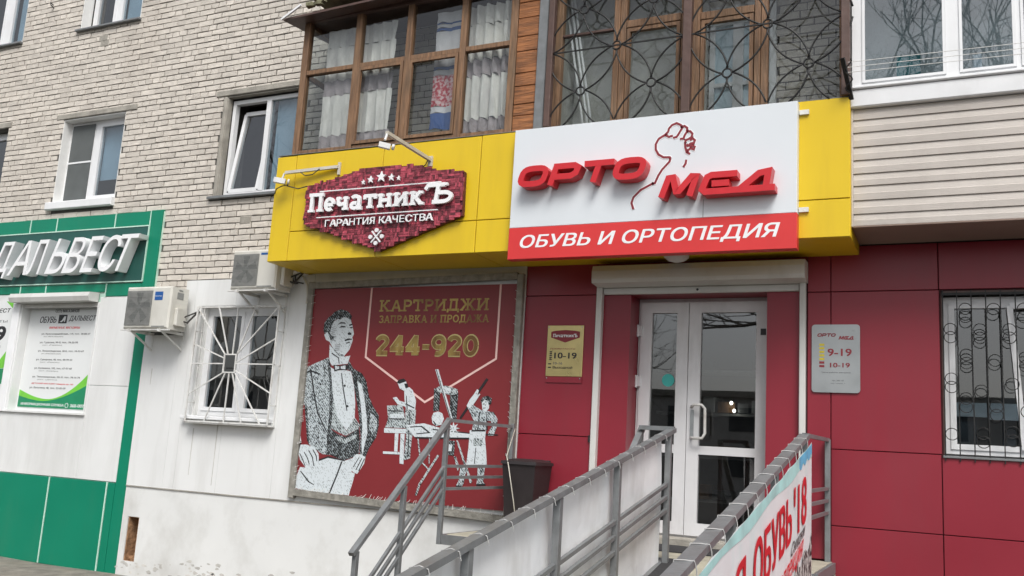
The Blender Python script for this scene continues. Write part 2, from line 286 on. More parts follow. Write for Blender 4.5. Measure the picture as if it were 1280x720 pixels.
def fontmesh(body, bold=0, ext=0, res=3):
    """outline of the words, filled by winding number (overlapping contours merge cleanly)"""
    c = bpy.data.curves.new('t', 'FONT'); c.body = body; c.size = 1; c.resolution_u = res; c.fill_mode = 'NONE'
    o = bpy.data.objects.new('t', c); me = bpy.data.meshes.new_from_object(o)
    pts = [(v.co.x, v.co.y) for v in me.vertices]; nxt = {}
    for e in me.edges: nxt.setdefault(e.vertices[0], []).append(e.vertices[1]); nxt.setdefault(e.vertices[1], []).append(e.vertices[0])
    bpy.data.objects.remove(o); bpy.data.meshes.remove(me); bpy.data.curves.remove(c)
    loops = []; used = set()
    for s in range(len(pts)):
        if s in used or s not in nxt: continue
        L = [s]; used.add(s); cur = s + 1 if s + 1 in nxt[s] else nxt[s][0]
        while cur not in used: L.append(cur); used.add(cur); cur = next((k for k in sorted(nxt[cur], key=lambda k: k != cur + 1) if k not in used), s)
        loops.append(L)
    bb = [(min(pts[k][0] for k in L), max(pts[k][0] for k in L), min(pts[k][1] for k in L), max(pts[k][1] for k in L)) for L in loops]
    ed = [(p, q) for L in loops for p, q in zip(L, L[1:] + L[:1])]
    r = delaunay_2d_cdt([Vector(p) for p in pts], ed, [], 0, 1e-6)
    vs = [(v.x, v.y) for v in r[0]]; fl = []
    for f in r[2]:
        x = sum(vs[k][0] for k in f) / 3; y = sum(vs[k][1] for k in f) / 3; wn = 0
        for L, (x0, x1, y0, y1) in zip(loops, bb):
            if not (x0 < x < x1 and y0 < y < y1): continue
            for p, q in zip(L, L[1:] + L[:1]):
                (ax, ay), (bx, by) = pts[p], pts[q]
                if (ay <= y) != (by <= y):
                    xc = ax + (y - ay) / (by - ay) * (bx - ax)
                    if xc > x: wn += 1 if by > ay else -1
        if wn: fl.append(list(f))
    used = sorted({k for f in fl for k in f}); mp = {k: i for i, k in enumerate(used)}; vs = [vs[k] for k in used]; fl = [[mp[k] for k in f] for f in fl]
    n = len(vs); E = set()
    for f in fl:
        for p, q in zip(f, f[1:] + f[:1]): E.add((p, q))
    V = [(x, y, ext) for x, y in vs] + [(x, y, -ext) for x, y in vs]; F = [tuple(f) for f in fl]
    if ext: F += [tuple(k + n for k in f[::-1]) for f in fl] + [(p, p + n, q + n, q) for (p, q) in E if (q, p) not in E]
    return V, F
def strike(body, bold, depth=.001):
    vs, fs = fontmesh(body, 0, .5)
    if not bold: return vs, fs
    V = []; F = []
    for k, (dx, dy) in enumerate(((0, 0), (bold, bold * .6), (-bold, -bold * .6), (bold, -bold * .6), (-bold, bold * .6))):
        o = len(V); V += [(x + dx, y + dy, z + .0003 / depth * k) for x, y, z in vs]; F += [tuple(i + o for i in f) for f in fs]
    return V, F
def text(name, body, x0, x1, z0, z1, y, m, parent, bold=.0, depth=0.001, shear=0, f=None, mb=None, mi=0):
    """lettering fitted to the box x0..x1, z0..z1 (glyph extents); front at y, depth behind it"""
    vs, fs = strike(body, bold, depth)
    vs = [(a + shear * b, b, c) for a, b, c in vs]
    ax, bx = min(v[0] for v in vs), max(v[0] for v in vs); az, bz = min(v[1] for v in vs), max(v[1] for v in vs)
    q = [(x0 + (a - ax) / (bx - ax) * (x1 - x0), y + (.5 - c) * depth, z0 + (b - az) / (bz - az) * (z1 - z0)) for a, b, c in vs]
    if f: q = [f(*v) for v in q]
    if mb is not None: mb.add(q, fs, .5, mi); return
    return mk(name, q, fs, m, parent)
def arc(cx, cy, rx, ry, a0, a1, n=10): return [(cx + rx * math.cos(R_(a0 + (a1 - a0) * i / n)), cy + ry * math.sin(R_(a0 + (a1 - a0) * i / n))) for i in range(n + 1)]
# slab serif stroke letters: width, strokes, serifs (x, y, half width)
GL = {
 'П': (.98, [[(.2, 0), (.2, 1)], [(.78, 0), (.78, 1)], [(.03, .92), (.95, .92)]], [(.2, 0, .19), (.78, 0, .19)]),
 'К': (.98, [[(.2, 0), (.2, 1)], [(.2, .48), (.42, .55), (.72, .95)], [(.38, .55), (.78, .05)]], [(.2, 0, .19), (.2, 1, .19), (.74, 1, .17), (.8, 0, .17)]),
 'А': (.98, [[(.15, 0), (.47, .97)], [(.50, .97), (.83, 0)], [(.27, .33), (.7, .33)]], [(.14, 0, .15), (.84, 0, .16)]),
 'Р': (.86, [[(.2, 0), (.2, 1)], [(.1, .92)] + arc(.46, .69, .28, .23, 90, -90) + [(.2, .46)]], [(.2, 0, .19)]),
 'Т': (.9, [[(.45, 0), (.45, 1)], [(.03, .92), (.87, .92)], [(.09, .98), (.09, .68)], [(.81, .98), (.81, .68)]], [(.45, 0, .2)]),
 'И': (1.02, [[(.2, 0), (.2, 1)], [(.82, 0), (.82, 1)], [(.24, .14), (.78, .86)]], [(.2, 0, .18), (.82, 0, .18), (.2, 1, .18), (.82, 1, .18)]),
 'Д': (1.02, [[(.02, .08), (1.0, .08)], [(.28, .08), (.36, .95)], [(.2, .92), (.9, .92)], [(.78, .08), (.78, .95)], [(.08, .08), (.08, -.14)], [(.94, .08), (.94, -.14)]], []),
 'Ж': (1.3, [[(.65, 0), (.65, 1)], [(.2, .95), (.5, .52), (.65, .5)], [(.5, .52), (.16, .05)], [(1.1, .95), (.8, .52), (.65, .5)], [(.8, .52), (1.14, .05)]], [(.65, 0, .18), (.65, 1, .18), (.16, 0, .14), (1.14, 0, .14), (.18, 1, .14), (1.12, 1, .14)]),
 'З': (.78, [arc(.36, .73, .26, .2, 160, -90), arc(.36, .28, .31, .22, 90, -160)], []),
 'В': (.9, [[(.2, 0), (.2, 1)], [(.05, .92)] + arc(.45, .72, .24, .2, 90, -90) + [(.2, .52)], [(.2, .52)] + arc(.47, .3, .29, .22, 90, -90) + [(.05, .08)]], []),
 'О': (.98, [arc(.49, .5, .37, .42, 0, 360, 20)], []),
 '2': (.8, [arc(.38, .7, .27, .22, 170, -30) + [(.15, .1)], [(.1, .08), (.72, .08)]], []),
 '9': (.82, [arc(.4, .66, .28, .26, 0, 360, 16), [(.68, .66)] + arc(.36, .4, .32, .32, 0, -110)], []),
 '4': (.84, [[(.56, 0), (.56, 1)], [(.56, .95), (.1, .3)], [(.02, .3), (.8, .3)]], [(.56, 0, .2)]),
 '0': (.82, [arc(.41, .5, .29, .42, 0, 360, 18)], []),
 '-': (.5, [[(.06, .42), (.44, .42)]], []),
 ' ': (.4, [], []),
 'е': (.74, [[(.12, .34), (.6, .34)], arc(.37, .36, .25, .29, 0, 305, 14)], []),
 'ч': (.84, [[(.62, 0), (.62, .72)], [(.16, .72), (.16, .42)] + arc(.3, .42, .14, .12, 200, 290, 5) + [(.62, .36)]], [(.62, 0, .18), (.17, .7, .15), (.62, .7, .15)]),
 'а': (.84, [arc(.36, .52, .24, .17, 150, 20) + [(.6, .4), (.6, .06), (.78, .06)], arc(.34, .2, .22, .14, 60, 380, 12)], []),
 'т': (.82, [[(.41, 0), (.41, .72)], [(.03, .65), (.79, .65)], [(.08, .7), (.08, .48)], [(.74, .7), (.74, .48)]], [(.41, 0, .18)]),
 'н': (.92, [[(.2, 0), (.2, .72)], [(.72, 0), (.72, .72)], [(.2, .37), (.72, .37)]], [(.2, 0, .17), (.72, 0, .17), (.2, .7, .17), (.72, .7, .17)]),
 'и': (.94, [[(.2, 0), (.2, .72)], [(.74, 0), (.74, .72)], [(.24, .12), (.7, .6)]], [(.2, 0, .17), (.74, 0, .17), (.2, .7, .17), (.74, .7, .17)]),
 'к': (.86, [[(.2, 0), (.2, .72)], [(.2, .36), (.38, .4), (.64, .68)], [(.36, .4), (.7, .04)]], [(.2, 0, .17), (.2, .7, .17), (.66, .7, .14), (.72, 0, .14)]),
 'Ъ': (1.12, [[(-.06, .72), (.02, .92), (.66, .92)], [(.42, 1), (.42, 0)], [(.3, .06)] + arc(.72, .29, .26, .23, -90, 90) + [(.42, .52)]], [(.64, 1, .12)]),
}
def serif(mb, body, x0, x1, z0, H, y, dep, t=.2, shear=0, track=.04, f=None):
    W_ = sum(GL[c][0] + track for c in body) - track; sx = (x1 - x0) / W_; cx = 0; k = 0
    for c in body:
        wd, st, se = GL[c]
        for s_ in st:
            g = [(x0 + (cx + a + shear * b) * sx, z0 + b * H) for a, b in s_]
            tt = t * min(sx, H)
            mb.ribbon(g, tt, y - .0004 * (k % 5), y + dep, f=f); k += 1
        for (a, b, h) in se:
            hh = .13 * H; bz = z0 + b * H; lo, hi = (bz, bz + hh) if b < .35 else (bz - hh, bz)
            xx = x0 + (cx + a + shear * b) * sx; mb.prism([(xx - h * sx, lo), (xx + h * sx, lo), (xx + h * sx, hi), (xx - h * sx, hi)], y - .0004 * (k % 5) - .0002, y + dep, f); k += 1
        cx += wd + track
PRINT=[('w',[(-6.433,2.965),(-6.407,3.058),(-6.330,3.099),(-6.236,3.122),(-6.155,3.098),(-6.121,3.018),(-6.092,2.930),(-6.111,2.891),(-6.100,2.863),(-6.112,2.821),(-6.134,2.754),(-6.189,2.692),(-6.287,2.714),(-6.377,2.791),(-6.413,2.841),(-6.465,2.862),(-6.498,2.921),(-6.468,2.948)]),
('d',[(-6.499,2.930),(-6.516,2.984),(-6.511,3.055),(-6.462,3.118),(-6.417,3.145),(-6.382,3.184),(-6.295,3.211),(-6.198,3.185),(-6.141,3.131),(-6.149,3.085),(-6.199,3.114),(-6.257,3.122),(-6.291,3.093),(-6.339,3.101),(-6.379,3.076),(-6.396,3.037),(-6.413,2.992),(-6.419,2.939),(-6.390,2.908),(-6.355,2.901),(-6.359,2.866),(-6.406,2.862),(-6.424,2.903),(-6.451,2.948),(-6.477,2.948)]),
('k',[(-6.327,3.033),(-6.287,3.065),(-6.229,3.061),(-6.212,3.040),(-6.238,3.047),(-6.285,3.047)]),
('k',[(-6.306,3.001),(-6.270,3.022),(-6.218,3.018),(-6.212,3.004),(-6.259,3.004)]),
('k',[(-6.169,3.036),(-6.128,3.046),(-6.122,3.032),(-6.163,3.018)]),
('k',[(-6.161,3.004),(-6.120,3.011),(-6.118,2.997),(-6.152,2.993)]),
('k',[(-6.180,2.937),(-6.160,2.951),(-6.125,2.937),(-6.127,2.919),(-6.169,2.919)]),
('k',[(-6.214,2.863),(-6.165,2.880),(-6.110,2.877),(-6.113,2.866),(-6.163,2.859),(-6.200,2.848)]),
('k',[(-6.193,2.831),(-6.144,2.842),(-6.134,2.831),(-6.180,2.820)]),
('g',[(-6.377,2.791),(-6.287,2.714),(-6.189,2.692),(-6.197,2.673),(-6.292,2.689),(-6.381,2.752)]),
('w',[(-6.409,2.809),(-6.293,2.693),(-6.197,2.673),(-6.114,2.688),(-6.142,2.596),(-6.272,2.584),(-6.352,2.572),(-6.398,2.637)]),
('k',[(-6.369,2.720),(-6.264,2.665),(-6.248,2.595),(-6.261,2.595),(-6.276,2.658),(-6.371,2.706)]),
('w',[(-6.390,2.567),(-6.286,2.516),(-6.171,2.530),(-6.083,2.510),(-6.025,2.339),(-5.992,2.168),(-5.982,1.998),(-6.075,1.867),(-6.207,1.998),(-6.296,2.228),(-6.358,2.436)]),
('g',[(-6.298,2.245),(-6.207,2.003),(-6.075,1.862),(-5.979,2.007),(-5.909,1.934),(-5.914,1.900),(-6.081,1.808),(-6.299,1.883),(-6.293,2.055)]),
('s',[(-6.781,2.481),(-6.723,2.553),(-6.575,2.599),(-6.410,2.663),(-6.378,2.576),(-6.343,2.366),(-6.305,2.158),(-6.310,1.797),(-6.297,1.593),(-6.372,1.598),(-6.484,1.651),(-6.572,1.699),(-6.627,1.973),(-6.675,2.120),(-6.735,2.145)]),
('d',[(-6.401,2.664),(-6.369,2.576),(-6.324,2.366),(-6.288,2.194),(-6.285,1.987),(-6.287,1.781),(-6.278,1.594),(-6.312,1.589),(-6.327,1.796),(-6.327,2.054),(-6.358,2.366),(-6.400,2.540)]),
('d',[(-6.676,2.129),(-6.642,2.139),(-6.559,1.699),(-6.593,1.732),(-6.635,1.938)]),
('d',[(-6.125,2.628),(-6.057,2.545),(-5.937,2.492),(-5.873,2.411),(-5.819,2.242),(-5.751,2.134),(-5.673,2.044),(-5.662,1.927),(-5.684,1.809),(-5.762,1.689),(-5.806,1.570),(-5.878,1.633),(-5.885,1.817),(-5.940,2.068),(-6.011,2.305),(-6.079,2.510),(-6.158,2.544)]),
('w',[(-5.991,2.408),(-5.931,2.375),(-5.880,2.240),(-5.823,2.005),(-5.799,1.854),(-5.819,1.736),(-5.842,1.602),(-5.864,1.734),(-5.873,1.935),(-5.922,2.171)]),
('s',[(-5.781,2.074),(-5.694,2.009),(-5.680,1.910),(-5.729,1.841),(-5.784,1.905),(-5.783,2.006)]),
('d',[(-6.303,1.883),(-6.187,1.823),(-6.080,1.798),(-5.914,1.900),(-5.888,1.766),(-5.886,1.632),(-5.954,1.587),(-6.063,1.547),(-6.179,1.569),(-6.279,1.598)]),
('g',[(-6.205,1.802),(-6.098,1.773),(-5.939,1.831),(-5.928,1.798),(-6.072,1.724),(-6.179,1.752)]),
('w',[(-6.754,1.207),(-6.728,1.346),(-6.653,1.440),(-6.502,1.437),(-6.438,1.526),(-6.285,1.577),(-6.072,1.538),(-5.953,1.579),(-5.962,1.428),(-5.915,1.414),(-5.935,1.314),(-5.972,1.182),(-6.365,1.184)]),
('k',[(-6.109,1.533),(-6.088,1.534),(-6.138,1.384),(-6.218,1.174),(-6.239,1.176),(-6.158,1.382)]),
('k',[(-6.438,1.526),(-6.285,1.580),(-6.061,1.547),(-6.060,1.536),(-6.287,1.560),(-6.429,1.509)]),
('k',[(-6.647,1.394),(-6.635,1.400),(-6.506,1.292),(-6.438,1.263),(-6.442,1.256),(-6.522,1.284)]),
('w',[(-6.739,1.573),(-6.687,1.684),(-6.596,1.689),(-6.486,1.665),(-6.418,1.595),(-6.406,1.528),(-6.430,1.484),(-6.443,1.449),(-6.490,1.443),(-6.521,1.424),(-6.565,1.428),(-6.613,1.473),(-6.663,1.522)]),
('k',[(-6.613,1.610),(-6.557,1.545),(-6.524,1.478),(-6.534,1.474),(-6.570,1.541),(-6.620,1.601)]),
('k',[(-6.551,1.631),(-6.490,1.557),(-6.462,1.465),(-6.472,1.461),(-6.502,1.551),(-6.561,1.623)]),
('k',[(-6.671,1.590),(-6.620,1.524),(-6.581,1.458),(-6.590,1.454),(-6.632,1.520),(-6.679,1.583)]),
('k',[(-6.494,1.642),(-6.441,1.577),(-6.426,1.518),(-6.436,1.514),(-6.454,1.571),(-6.502,1.637)]),
('w',[(-6.792,1.688),(-6.760,1.776),(-6.675,1.728),(-6.687,1.684),(-6.739,1.573),(-6.784,1.584)]),
('k',[(-6.688,1.727),(-6.670,1.721),(-6.739,1.612),(-6.753,1.620)]),
('w',[(-5.954,1.587),(-5.917,1.622),(-5.860,1.621),(-5.797,1.596),(-5.806,1.529),(-5.844,1.469),(-5.885,1.413),(-5.926,1.422),(-5.972,1.451),(-5.983,1.477)]),
('k',[(-5.881,1.591),(-5.873,1.586),(-5.939,1.479),(-5.951,1.479)]),
('k',[(-5.844,1.585),(-5.835,1.580),(-5.899,1.452),(-5.911,1.454)]),
('k',[(-5.812,1.583),(-5.803,1.577),(-5.861,1.443),(-5.874,1.444)]),
('w',[(-6.319,2.580),(-6.245,2.571),(-6.166,2.586),(-6.156,2.527),(-6.237,2.536),(-6.303,2.514)]),
('k',[(-6.323,2.583),(-6.241,2.574),(-6.163,2.589),(-6.162,2.579),(-6.240,2.564),(-6.314,2.573)]),
('k',[(-6.308,2.524),(-6.238,2.543),(-6.157,2.533),(-6.155,2.523),(-6.236,2.529),(-6.298,2.510)]),
('k',[(-6.250,2.574),(-6.229,2.574),(-6.224,2.532),(-6.245,2.532)]),
('k',[(-6.327,2.583),(-6.310,2.580),(-6.294,2.510),(-6.311,2.510)]),
('k',[(-6.167,2.589),(-6.150,2.586),(-6.143,2.523),(-6.160,2.523)]),
('k',[(-6.642,2.518),(-6.627,2.522),(-6.560,2.291),(-6.478,2.049),(-6.333,1.847),(-6.345,1.840),(-6.492,2.041),(-6.578,2.290)]),
('k',[(-6.717,2.499),(-6.643,2.522),(-6.507,2.482),(-6.510,2.468),(-6.638,2.504),(-6.710,2.482)]),
('k',[(-6.215,2.491),(-6.205,2.491),(-6.156,2.301),(-6.086,2.080),(-6.096,2.079),(-6.169,2.301)]),
('k',[(-6.168,2.353),(-6.153,2.369),(-6.135,2.353),(-6.150,2.337)]),
('k',[(-6.108,2.130),(-6.093,2.146),(-6.075,2.131),(-6.090,2.116)]),
('k',[(-6.466,1.931),(-6.451,1.947),(-6.432,1.933),(-6.447,1.916)]),
('k',[(-6.462,1.773),(-6.447,1.789),(-6.428,1.774),(-6.444,1.758)]),
('k',[(-6.500,2.362),(-6.484,2.378),(-6.465,2.363),(-6.481,2.347)]),
('w',[(-5.590,1.914),(-5.311,1.917),(-5.307,1.870),(-5.585,1.865)]),
('w',[(-5.449,1.864),(-5.405,1.866),(-5.400,1.675),(-5.440,1.676)]),
('w',[(-5.378,1.863),(-5.329,1.865),(-5.313,1.549),(-5.362,1.554)]),
('w',[(-5.579,1.669),(-5.377,1.672),(-5.366,1.647),(-5.576,1.643)]),
('g',[(-5.577,2.153),(-5.388,2.165),(-5.354,2.085),(-5.312,1.926),(-5.577,1.922),(-5.549,2.011)]),
('w',[(-5.527,2.065),(-5.362,2.071),(-5.344,2.030),(-5.519,2.024)]),
('k',[(-5.572,2.010),(-5.527,2.019),(-5.348,2.023),(-5.347,2.011),(-5.526,2.008)]),
('k',[(-5.559,2.106),(-5.378,2.105),(-5.377,2.093),(-5.557,2.095)]),
('g',[(-5.343,2.117),(-5.211,2.122),(-5.210,1.968),(-5.236,1.817),(-5.239,1.613),(-5.316,1.590),(-5.306,1.814)]),
('w',[(-5.377,2.331),(-5.317,2.358),(-5.269,2.324),(-5.219,2.212),(-5.224,2.118),(-5.335,2.121),(-5.363,2.227)]),
('w',[(-5.464,2.396),(-5.448,2.412),(-5.363,2.421),(-5.339,2.357),(-5.380,2.318),(-5.432,2.339)]),
('k',[(-5.478,2.404),(-5.450,2.435),(-5.392,2.448),(-5.358,2.418),(-5.445,2.389)]),
('k',[(-5.383,2.394),(-5.342,2.395),(-5.329,2.352),(-5.360,2.345)]),
('w',[(-5.512,2.238),(-5.468,2.250),(-5.428,2.210),(-5.328,2.190),(-5.230,2.183),(-5.235,2.147),(-5.337,2.148),(-5.443,2.171)]),
('k',[(-5.348,2.265),(-5.339,2.265),(-5.313,2.124),(-5.326,2.124)]),
('k',[(-5.288,2.097),(-5.279,2.097),(-5.258,1.630),(-5.272,1.629)]),
('k',[(-5.341,2.186),(-5.230,2.144),(-5.234,2.132),(-5.349,2.174)]),
('d',[(-5.007,2.350),(-4.934,2.352),(-4.928,2.124),(-5.000,2.114)]),
('d',[(-4.811,2.318),(-4.717,2.320),(-4.716,2.040),(-4.797,2.048)]),
('g',[(-4.986,2.354),(-4.930,2.386),(-4.844,2.380),(-4.728,2.350),(-4.720,2.302),(-4.804,2.288),(-4.957,2.314)]),
('w',[(-4.904,2.356),(-4.854,2.369),(-4.805,2.348),(-4.810,2.307),(-4.878,2.305)]),
('w',[(-5.011,2.550),(-4.977,2.554),(-4.759,2.042),(-4.788,2.037)]),
('k',[(-5.003,2.550),(-4.994,2.550),(-4.776,2.041),(-4.786,2.037)]),
('w',[(-5.012,2.050),(-4.994,2.096),(-4.940,2.113),(-4.891,2.096),(-4.865,2.038),(-4.890,1.977),(-4.953,1.964),(-4.998,1.991)]),
('k',[(-4.996,2.014),(-4.983,2.014),(-4.945,1.975),(-4.962,1.967)]),
('w',[(-5.330,1.954),(-5.102,1.984),(-4.861,1.936),(-4.522,1.902),(-4.549,1.857),(-5.198,1.834)]),
('k',[(-5.274,1.943),(-5.121,1.957),(-5.007,1.887),(-5.179,1.865),(-5.184,1.876),(-5.046,1.893),(-5.133,1.945),(-5.260,1.932)]),
('k',[(-5.198,1.838),(-4.550,1.861),(-4.549,1.846),(-5.188,1.823)]),
('k',[(-4.989,1.931),(-4.522,1.909),(-4.522,1.898),(-4.988,1.918)]),
('d',[(-4.838,1.822),(-4.716,1.820),(-4.716,1.671),(-4.835,1.676)]),
('w',[(-4.789,1.784),(-4.742,1.782),(-4.745,1.713),(-4.787,1.715)]),
('w',[(-4.667,1.950),(-4.715,1.938),(-4.686,1.903),(-4.729,1.924),(-4.737,1.881),(-4.752,1.923),(-4.793,1.898),(-4.769,1.936),(-4.819,1.944),(-4.771,1.955),(-4.800,1.991),(-4.756,1.970),(-4.748,2.013),(-4.733,1.971),(-4.693,1.996),(-4.716,1.958)]),
('g',[(-4.911,1.668),(-4.885,1.666),(-5.089,1.347),(-5.118,1.243),(-5.144,1.241),(-5.108,1.364)]),
('g',[(-4.716,1.664),(-4.691,1.665),(-4.644,1.556),(-4.658,1.519)]),
('g',[(-4.699,1.825),(-4.682,1.825),(-4.486,1.423),(-4.505,1.404)]),
('g',[(-5.164,1.821),(-5.151,1.821),(-5.101,1.602),(-4.996,1.517),(-5.004,1.509),(-5.115,1.594)]),
('g',[(-5.023,1.827),(-5.012,1.828),(-4.997,1.571),(-5.007,1.571)]),
('k',[(-4.680,2.059),(-4.399,2.472),(-4.377,2.457),(-4.662,2.045)]),
('w',[(-4.583,2.155),(-4.470,2.312),(-4.457,2.305),(-4.565,2.144)]),
('w',[(-4.606,2.185),(-4.573,2.250),(-4.531,2.303),(-4.498,2.355),(-4.476,2.345),(-4.492,2.280),(-4.526,2.233),(-4.552,2.187),(-4.539,2.132),(-4.582,2.149)]),
('s',[(-4.582,2.149),(-4.535,2.193),(-4.445,2.148),(-4.292,2.128),(-4.243,2.058),(-4.249,1.972),(-4.276,1.895),(-4.336,1.892),(-4.335,1.928),(-4.299,1.988),(-4.315,2.041),(-4.367,2.039),(-4.365,1.949),(-4.525,1.938),(-4.511,2.033)]),
('w',[(-4.435,2.236),(-4.392,2.259),(-4.349,2.242),(-4.348,2.163),(-4.382,2.129),(-4.421,2.153)]),
('d',[(-4.448,2.239),(-4.426,2.277),(-4.373,2.293),(-4.322,2.265),(-4.327,2.210),(-4.354,2.199),(-4.361,2.238),(-4.403,2.252),(-4.434,2.218)]),
('k',[(-4.421,2.209),(-4.401,2.214),(-4.400,2.204),(-4.420,2.200)]),
('k',[(-4.414,2.168),(-4.385,2.172),(-4.385,2.165),(-4.413,2.160)]),
('k',[(-4.366,1.909),(-4.228,1.908),(-4.228,1.899),(-4.365,1.898)]),
('k',[(-4.456,2.126),(-4.444,2.127),(-4.451,1.945),(-4.463,1.944)]),
('k',[(-4.372,2.107),(-4.364,2.108),(-4.349,1.949),(-4.361,1.949)]),
('w',[(-4.549,1.937),(-4.365,1.945),(-4.371,1.859),(-4.349,1.734),(-4.332,1.602),(-4.564,1.588),(-4.552,1.759)]),
('g',[(-4.502,1.856),(-4.395,1.861),(-4.402,1.782),(-4.500,1.780)]),
('k',[(-4.529,1.938),(-4.369,1.945),(-4.368,1.931),(-4.532,1.923)]),
('k',[(-4.470,1.764),(-4.462,1.764),(-4.466,1.603),(-4.476,1.602)]),
('s',[(-4.630,1.557),(-4.554,1.569),(-4.582,1.399),(-4.600,1.366),(-4.667,1.365),(-4.639,1.431)]),
('s',[(-4.432,1.576),(-4.351,1.581),(-4.360,1.432),(-4.338,1.405),(-4.434,1.391),(-4.427,1.463)]),
('k',[(-4.668,1.375),(-4.597,1.380),(-4.600,1.362),(-4.666,1.358)]),
('k',[(-4.435,1.405),(-4.335,1.416),(-4.333,1.398),(-4.434,1.388)])]
FOOT=[[(-2.306,4.397),(-2.313,4.410),(-2.371,4.415),(-2.418,4.445),(-2.445,4.494),(-2.447,4.545),(-2.420,4.594),(-2.363,4.625),(-2.335,4.652),(-2.329,4.681),(-2.301,4.711),(-2.259,4.725),(-2.220,4.703),(-2.210,4.669),(-2.235,4.627),(-2.255,4.596),(-2.288,4.589)],
[(-2.219,4.680),(-2.187,4.691),(-2.162,4.671),(-2.164,4.635),(-2.184,4.601),(-2.193,4.573),(-2.225,4.573)],
[(-2.164,4.639),(-2.133,4.636),(-2.113,4.611),(-2.121,4.580),(-2.148,4.565),(-2.173,4.556),(-2.178,4.528)],
[(-2.134,4.552),(-2.109,4.567),(-2.089,4.548),(-2.098,4.523),(-2.126,4.523),(-2.149,4.503),(-2.161,4.519)],
[(-2.135,4.488),(-2.112,4.504),(-2.090,4.488),(-2.097,4.465),(-2.129,4.477),(-2.148,4.460),(-2.152,4.439),(-2.130,4.425)],
[(-2.178,4.535),(-2.174,4.491),(-2.159,4.437)],
[(-2.163,4.375),(-2.167,4.340),(-2.186,4.310)],
[(-2.363,4.625),(-2.327,4.603),(-2.291,4.611)],
[(-2.306,4.397),(-2.315,4.369),(-2.381,4.300),(-2.415,4.244),(-2.442,4.181),(-2.470,4.176)],
[(-2.454,4.183),(-2.573,4.125),(-2.638,4.062),(-2.655,4.009),(-2.634,3.949)]]
# ------------------------------------------------------------------ ground
g = B('ground', -120, 120, -150, 60, -.4, -.012, M['asphalt']); g['kind'] = 'structure'
pv = MB(); N = 60
vs = []; fs = []
for i in range(N + 1):
    for k in range(9):
        x = -30 + i * .75; y = -3.0 + k * .375
        vs.append((x, min(y, .02), random.uniform(-.012, .012) if k else -.004))
for i in range(N):
    for k in range(8):
        a = i * 9 + k; fs.append((a, a + 9, a + 10, a + 1))
pave = mk('pavement', vs, fs, M['pave'], None, True); pave['kind'] = 'structure'
k_ = B('kerb', -30, 15, -3.15, -3.0, -.2, .03, M['concrete'], None, .01); k_['kind'] = 'structure'

# ------------------------------------------------------------------ the apartment building
bld = thing('apartment_building', (-6, 0, 0), 'pale brick apartment block with white, red and green clad ground floor shops and glazed balconies', 'building')
def wall_holes(x0, x1, z0, z1, y0, y1, holes, mb):
    xs = sorted({x0, x1, *[h[i] for h in holes for i in (0, 1) if x0 < h[i] < x1]}); zs = sorted({z0, z1, *[h[i] for h in holes for i in (2, 3) if z0 < h[i] < z1]})
    for a, b in zip(xs, xs[1:]):
        s = None
        for c, d in list(zip(zs, zs[1:])) + [(None, None)]:
            solid = c is not None and not any(h[0] <= (a + b) / 2 <= h[1] and h[2] <= (c + d) / 2 <= h[3] for h in holes)
            if solid and s is None: s = c
            if not solid and s is not None: mb.box(a, b, y0, y1, s, c if c is not None else z1); s = None
            last = d
HO = [(-14.6, -12.70, 7.38, 8.9), (-11.46, -10.25, 7.38, 8.9), (-11.5, -10.27, 4.69, 6.03), (-8.45, -7.15, 4.68, 6.03), (-15.2, -12.68, 4.69, 6.03),
      (-3.20, -1.27, 2.9, 3.44), (-.155, 1.6, 2.9, 3.30), (-8.40, -7.20, 2.9, 3.28), (-11.70, -10.22, 2.9, 3.36), (-5.2, -3.9, 4.9, 6.4), (-2.15, -1.56, 4.9, 6.2)]
wm = MB(); wall_holes(-16.5, 3.0, 3.0, 10.4, .006, .40, HO, wm); wm.build('wall', M['mortar'], bld)
# bricks: multi-row bond, every fourth course headers
bricks = []; PZ = .0787; z = 3.0; row = 0
while z < 8.95:
    hd = row % 4 == 3; L = .118 if hd else .248; pit = L + .012
    x = -16.4 + ((row % 2) * .13 if not hd else .065)
    while x < 1.2:
        segs = [(x, x + L)]
        for h in HO + [(-8.52, -8.45, 4.68, 6.03), (-16.5, -9.284, 0, 4.53), (-6.7, 3, 0, 4.8), (-8.69, -6.7, 0, 3.59)]:
            if h[2] < z + PZ * .6 and h[3] > z + PZ * .3:
                ns = []
                for a, b in segs:
                    if b <= h[0] or a >= h[1]: ns.append((a, b)); continue
                    if a < h[0]: ns.append((a, h[0]))
                    if b > h[1]: ns.append((h[1], b))
                segs = ns
        for a, b in segs:
            if b - a > .035 and not (z > 6.9 and a > -6.2) : bricks.append((a, b, z, hd))
        x += pit
    z += PZ; row += 1
def seen(b):
    a, c, z, hd = b
    return c < -6.95 and z > 3.05 and not (c < -9.3 and z < 4.56) and not (c > -8.7 and z < 3.62) and b[1] - b[0] > .2 and not (c > -7.2 and z > 6.2) and not (c > -8.2 and z < 4.62 and c > -7.0)
near = sorted([b for b in bricks if seen(b)], key=lambda b: (b[0] ** 2 + 8.6 ** 2 + (b[2] - 1.7) ** 2))[:298]
ns = set(map(id, near)); BV = []
for i in range(6):
    q = MB(); L = .25; H2 = .066; e = .0025
    q.bbox(-L / 2, L / 2, 0, .06, -H2 / 2, H2 / 2, .004); q.v = [(a + random.uniform(-e, e), b + random.uniform(-.003, .003), c + random.uniform(-e, e)) for a, b, c in q.v]
    me = bpy.data.meshes.new('brick'); me.from_pydata(q.v, [], q.f); me.materials.append(M['brick_one']); BV.append(me)
for a, b, z, hd in near:
    o = bpy.data.objects.new('brick', random.choice(BV)); COL.objects.link(o)
    o.scale = ((b - a) / .25, 1, 1); place(o, ((a + b) / 2, -.004 + random.uniform(-.004, .003), z + .0345), bld)
bm_ = MB()
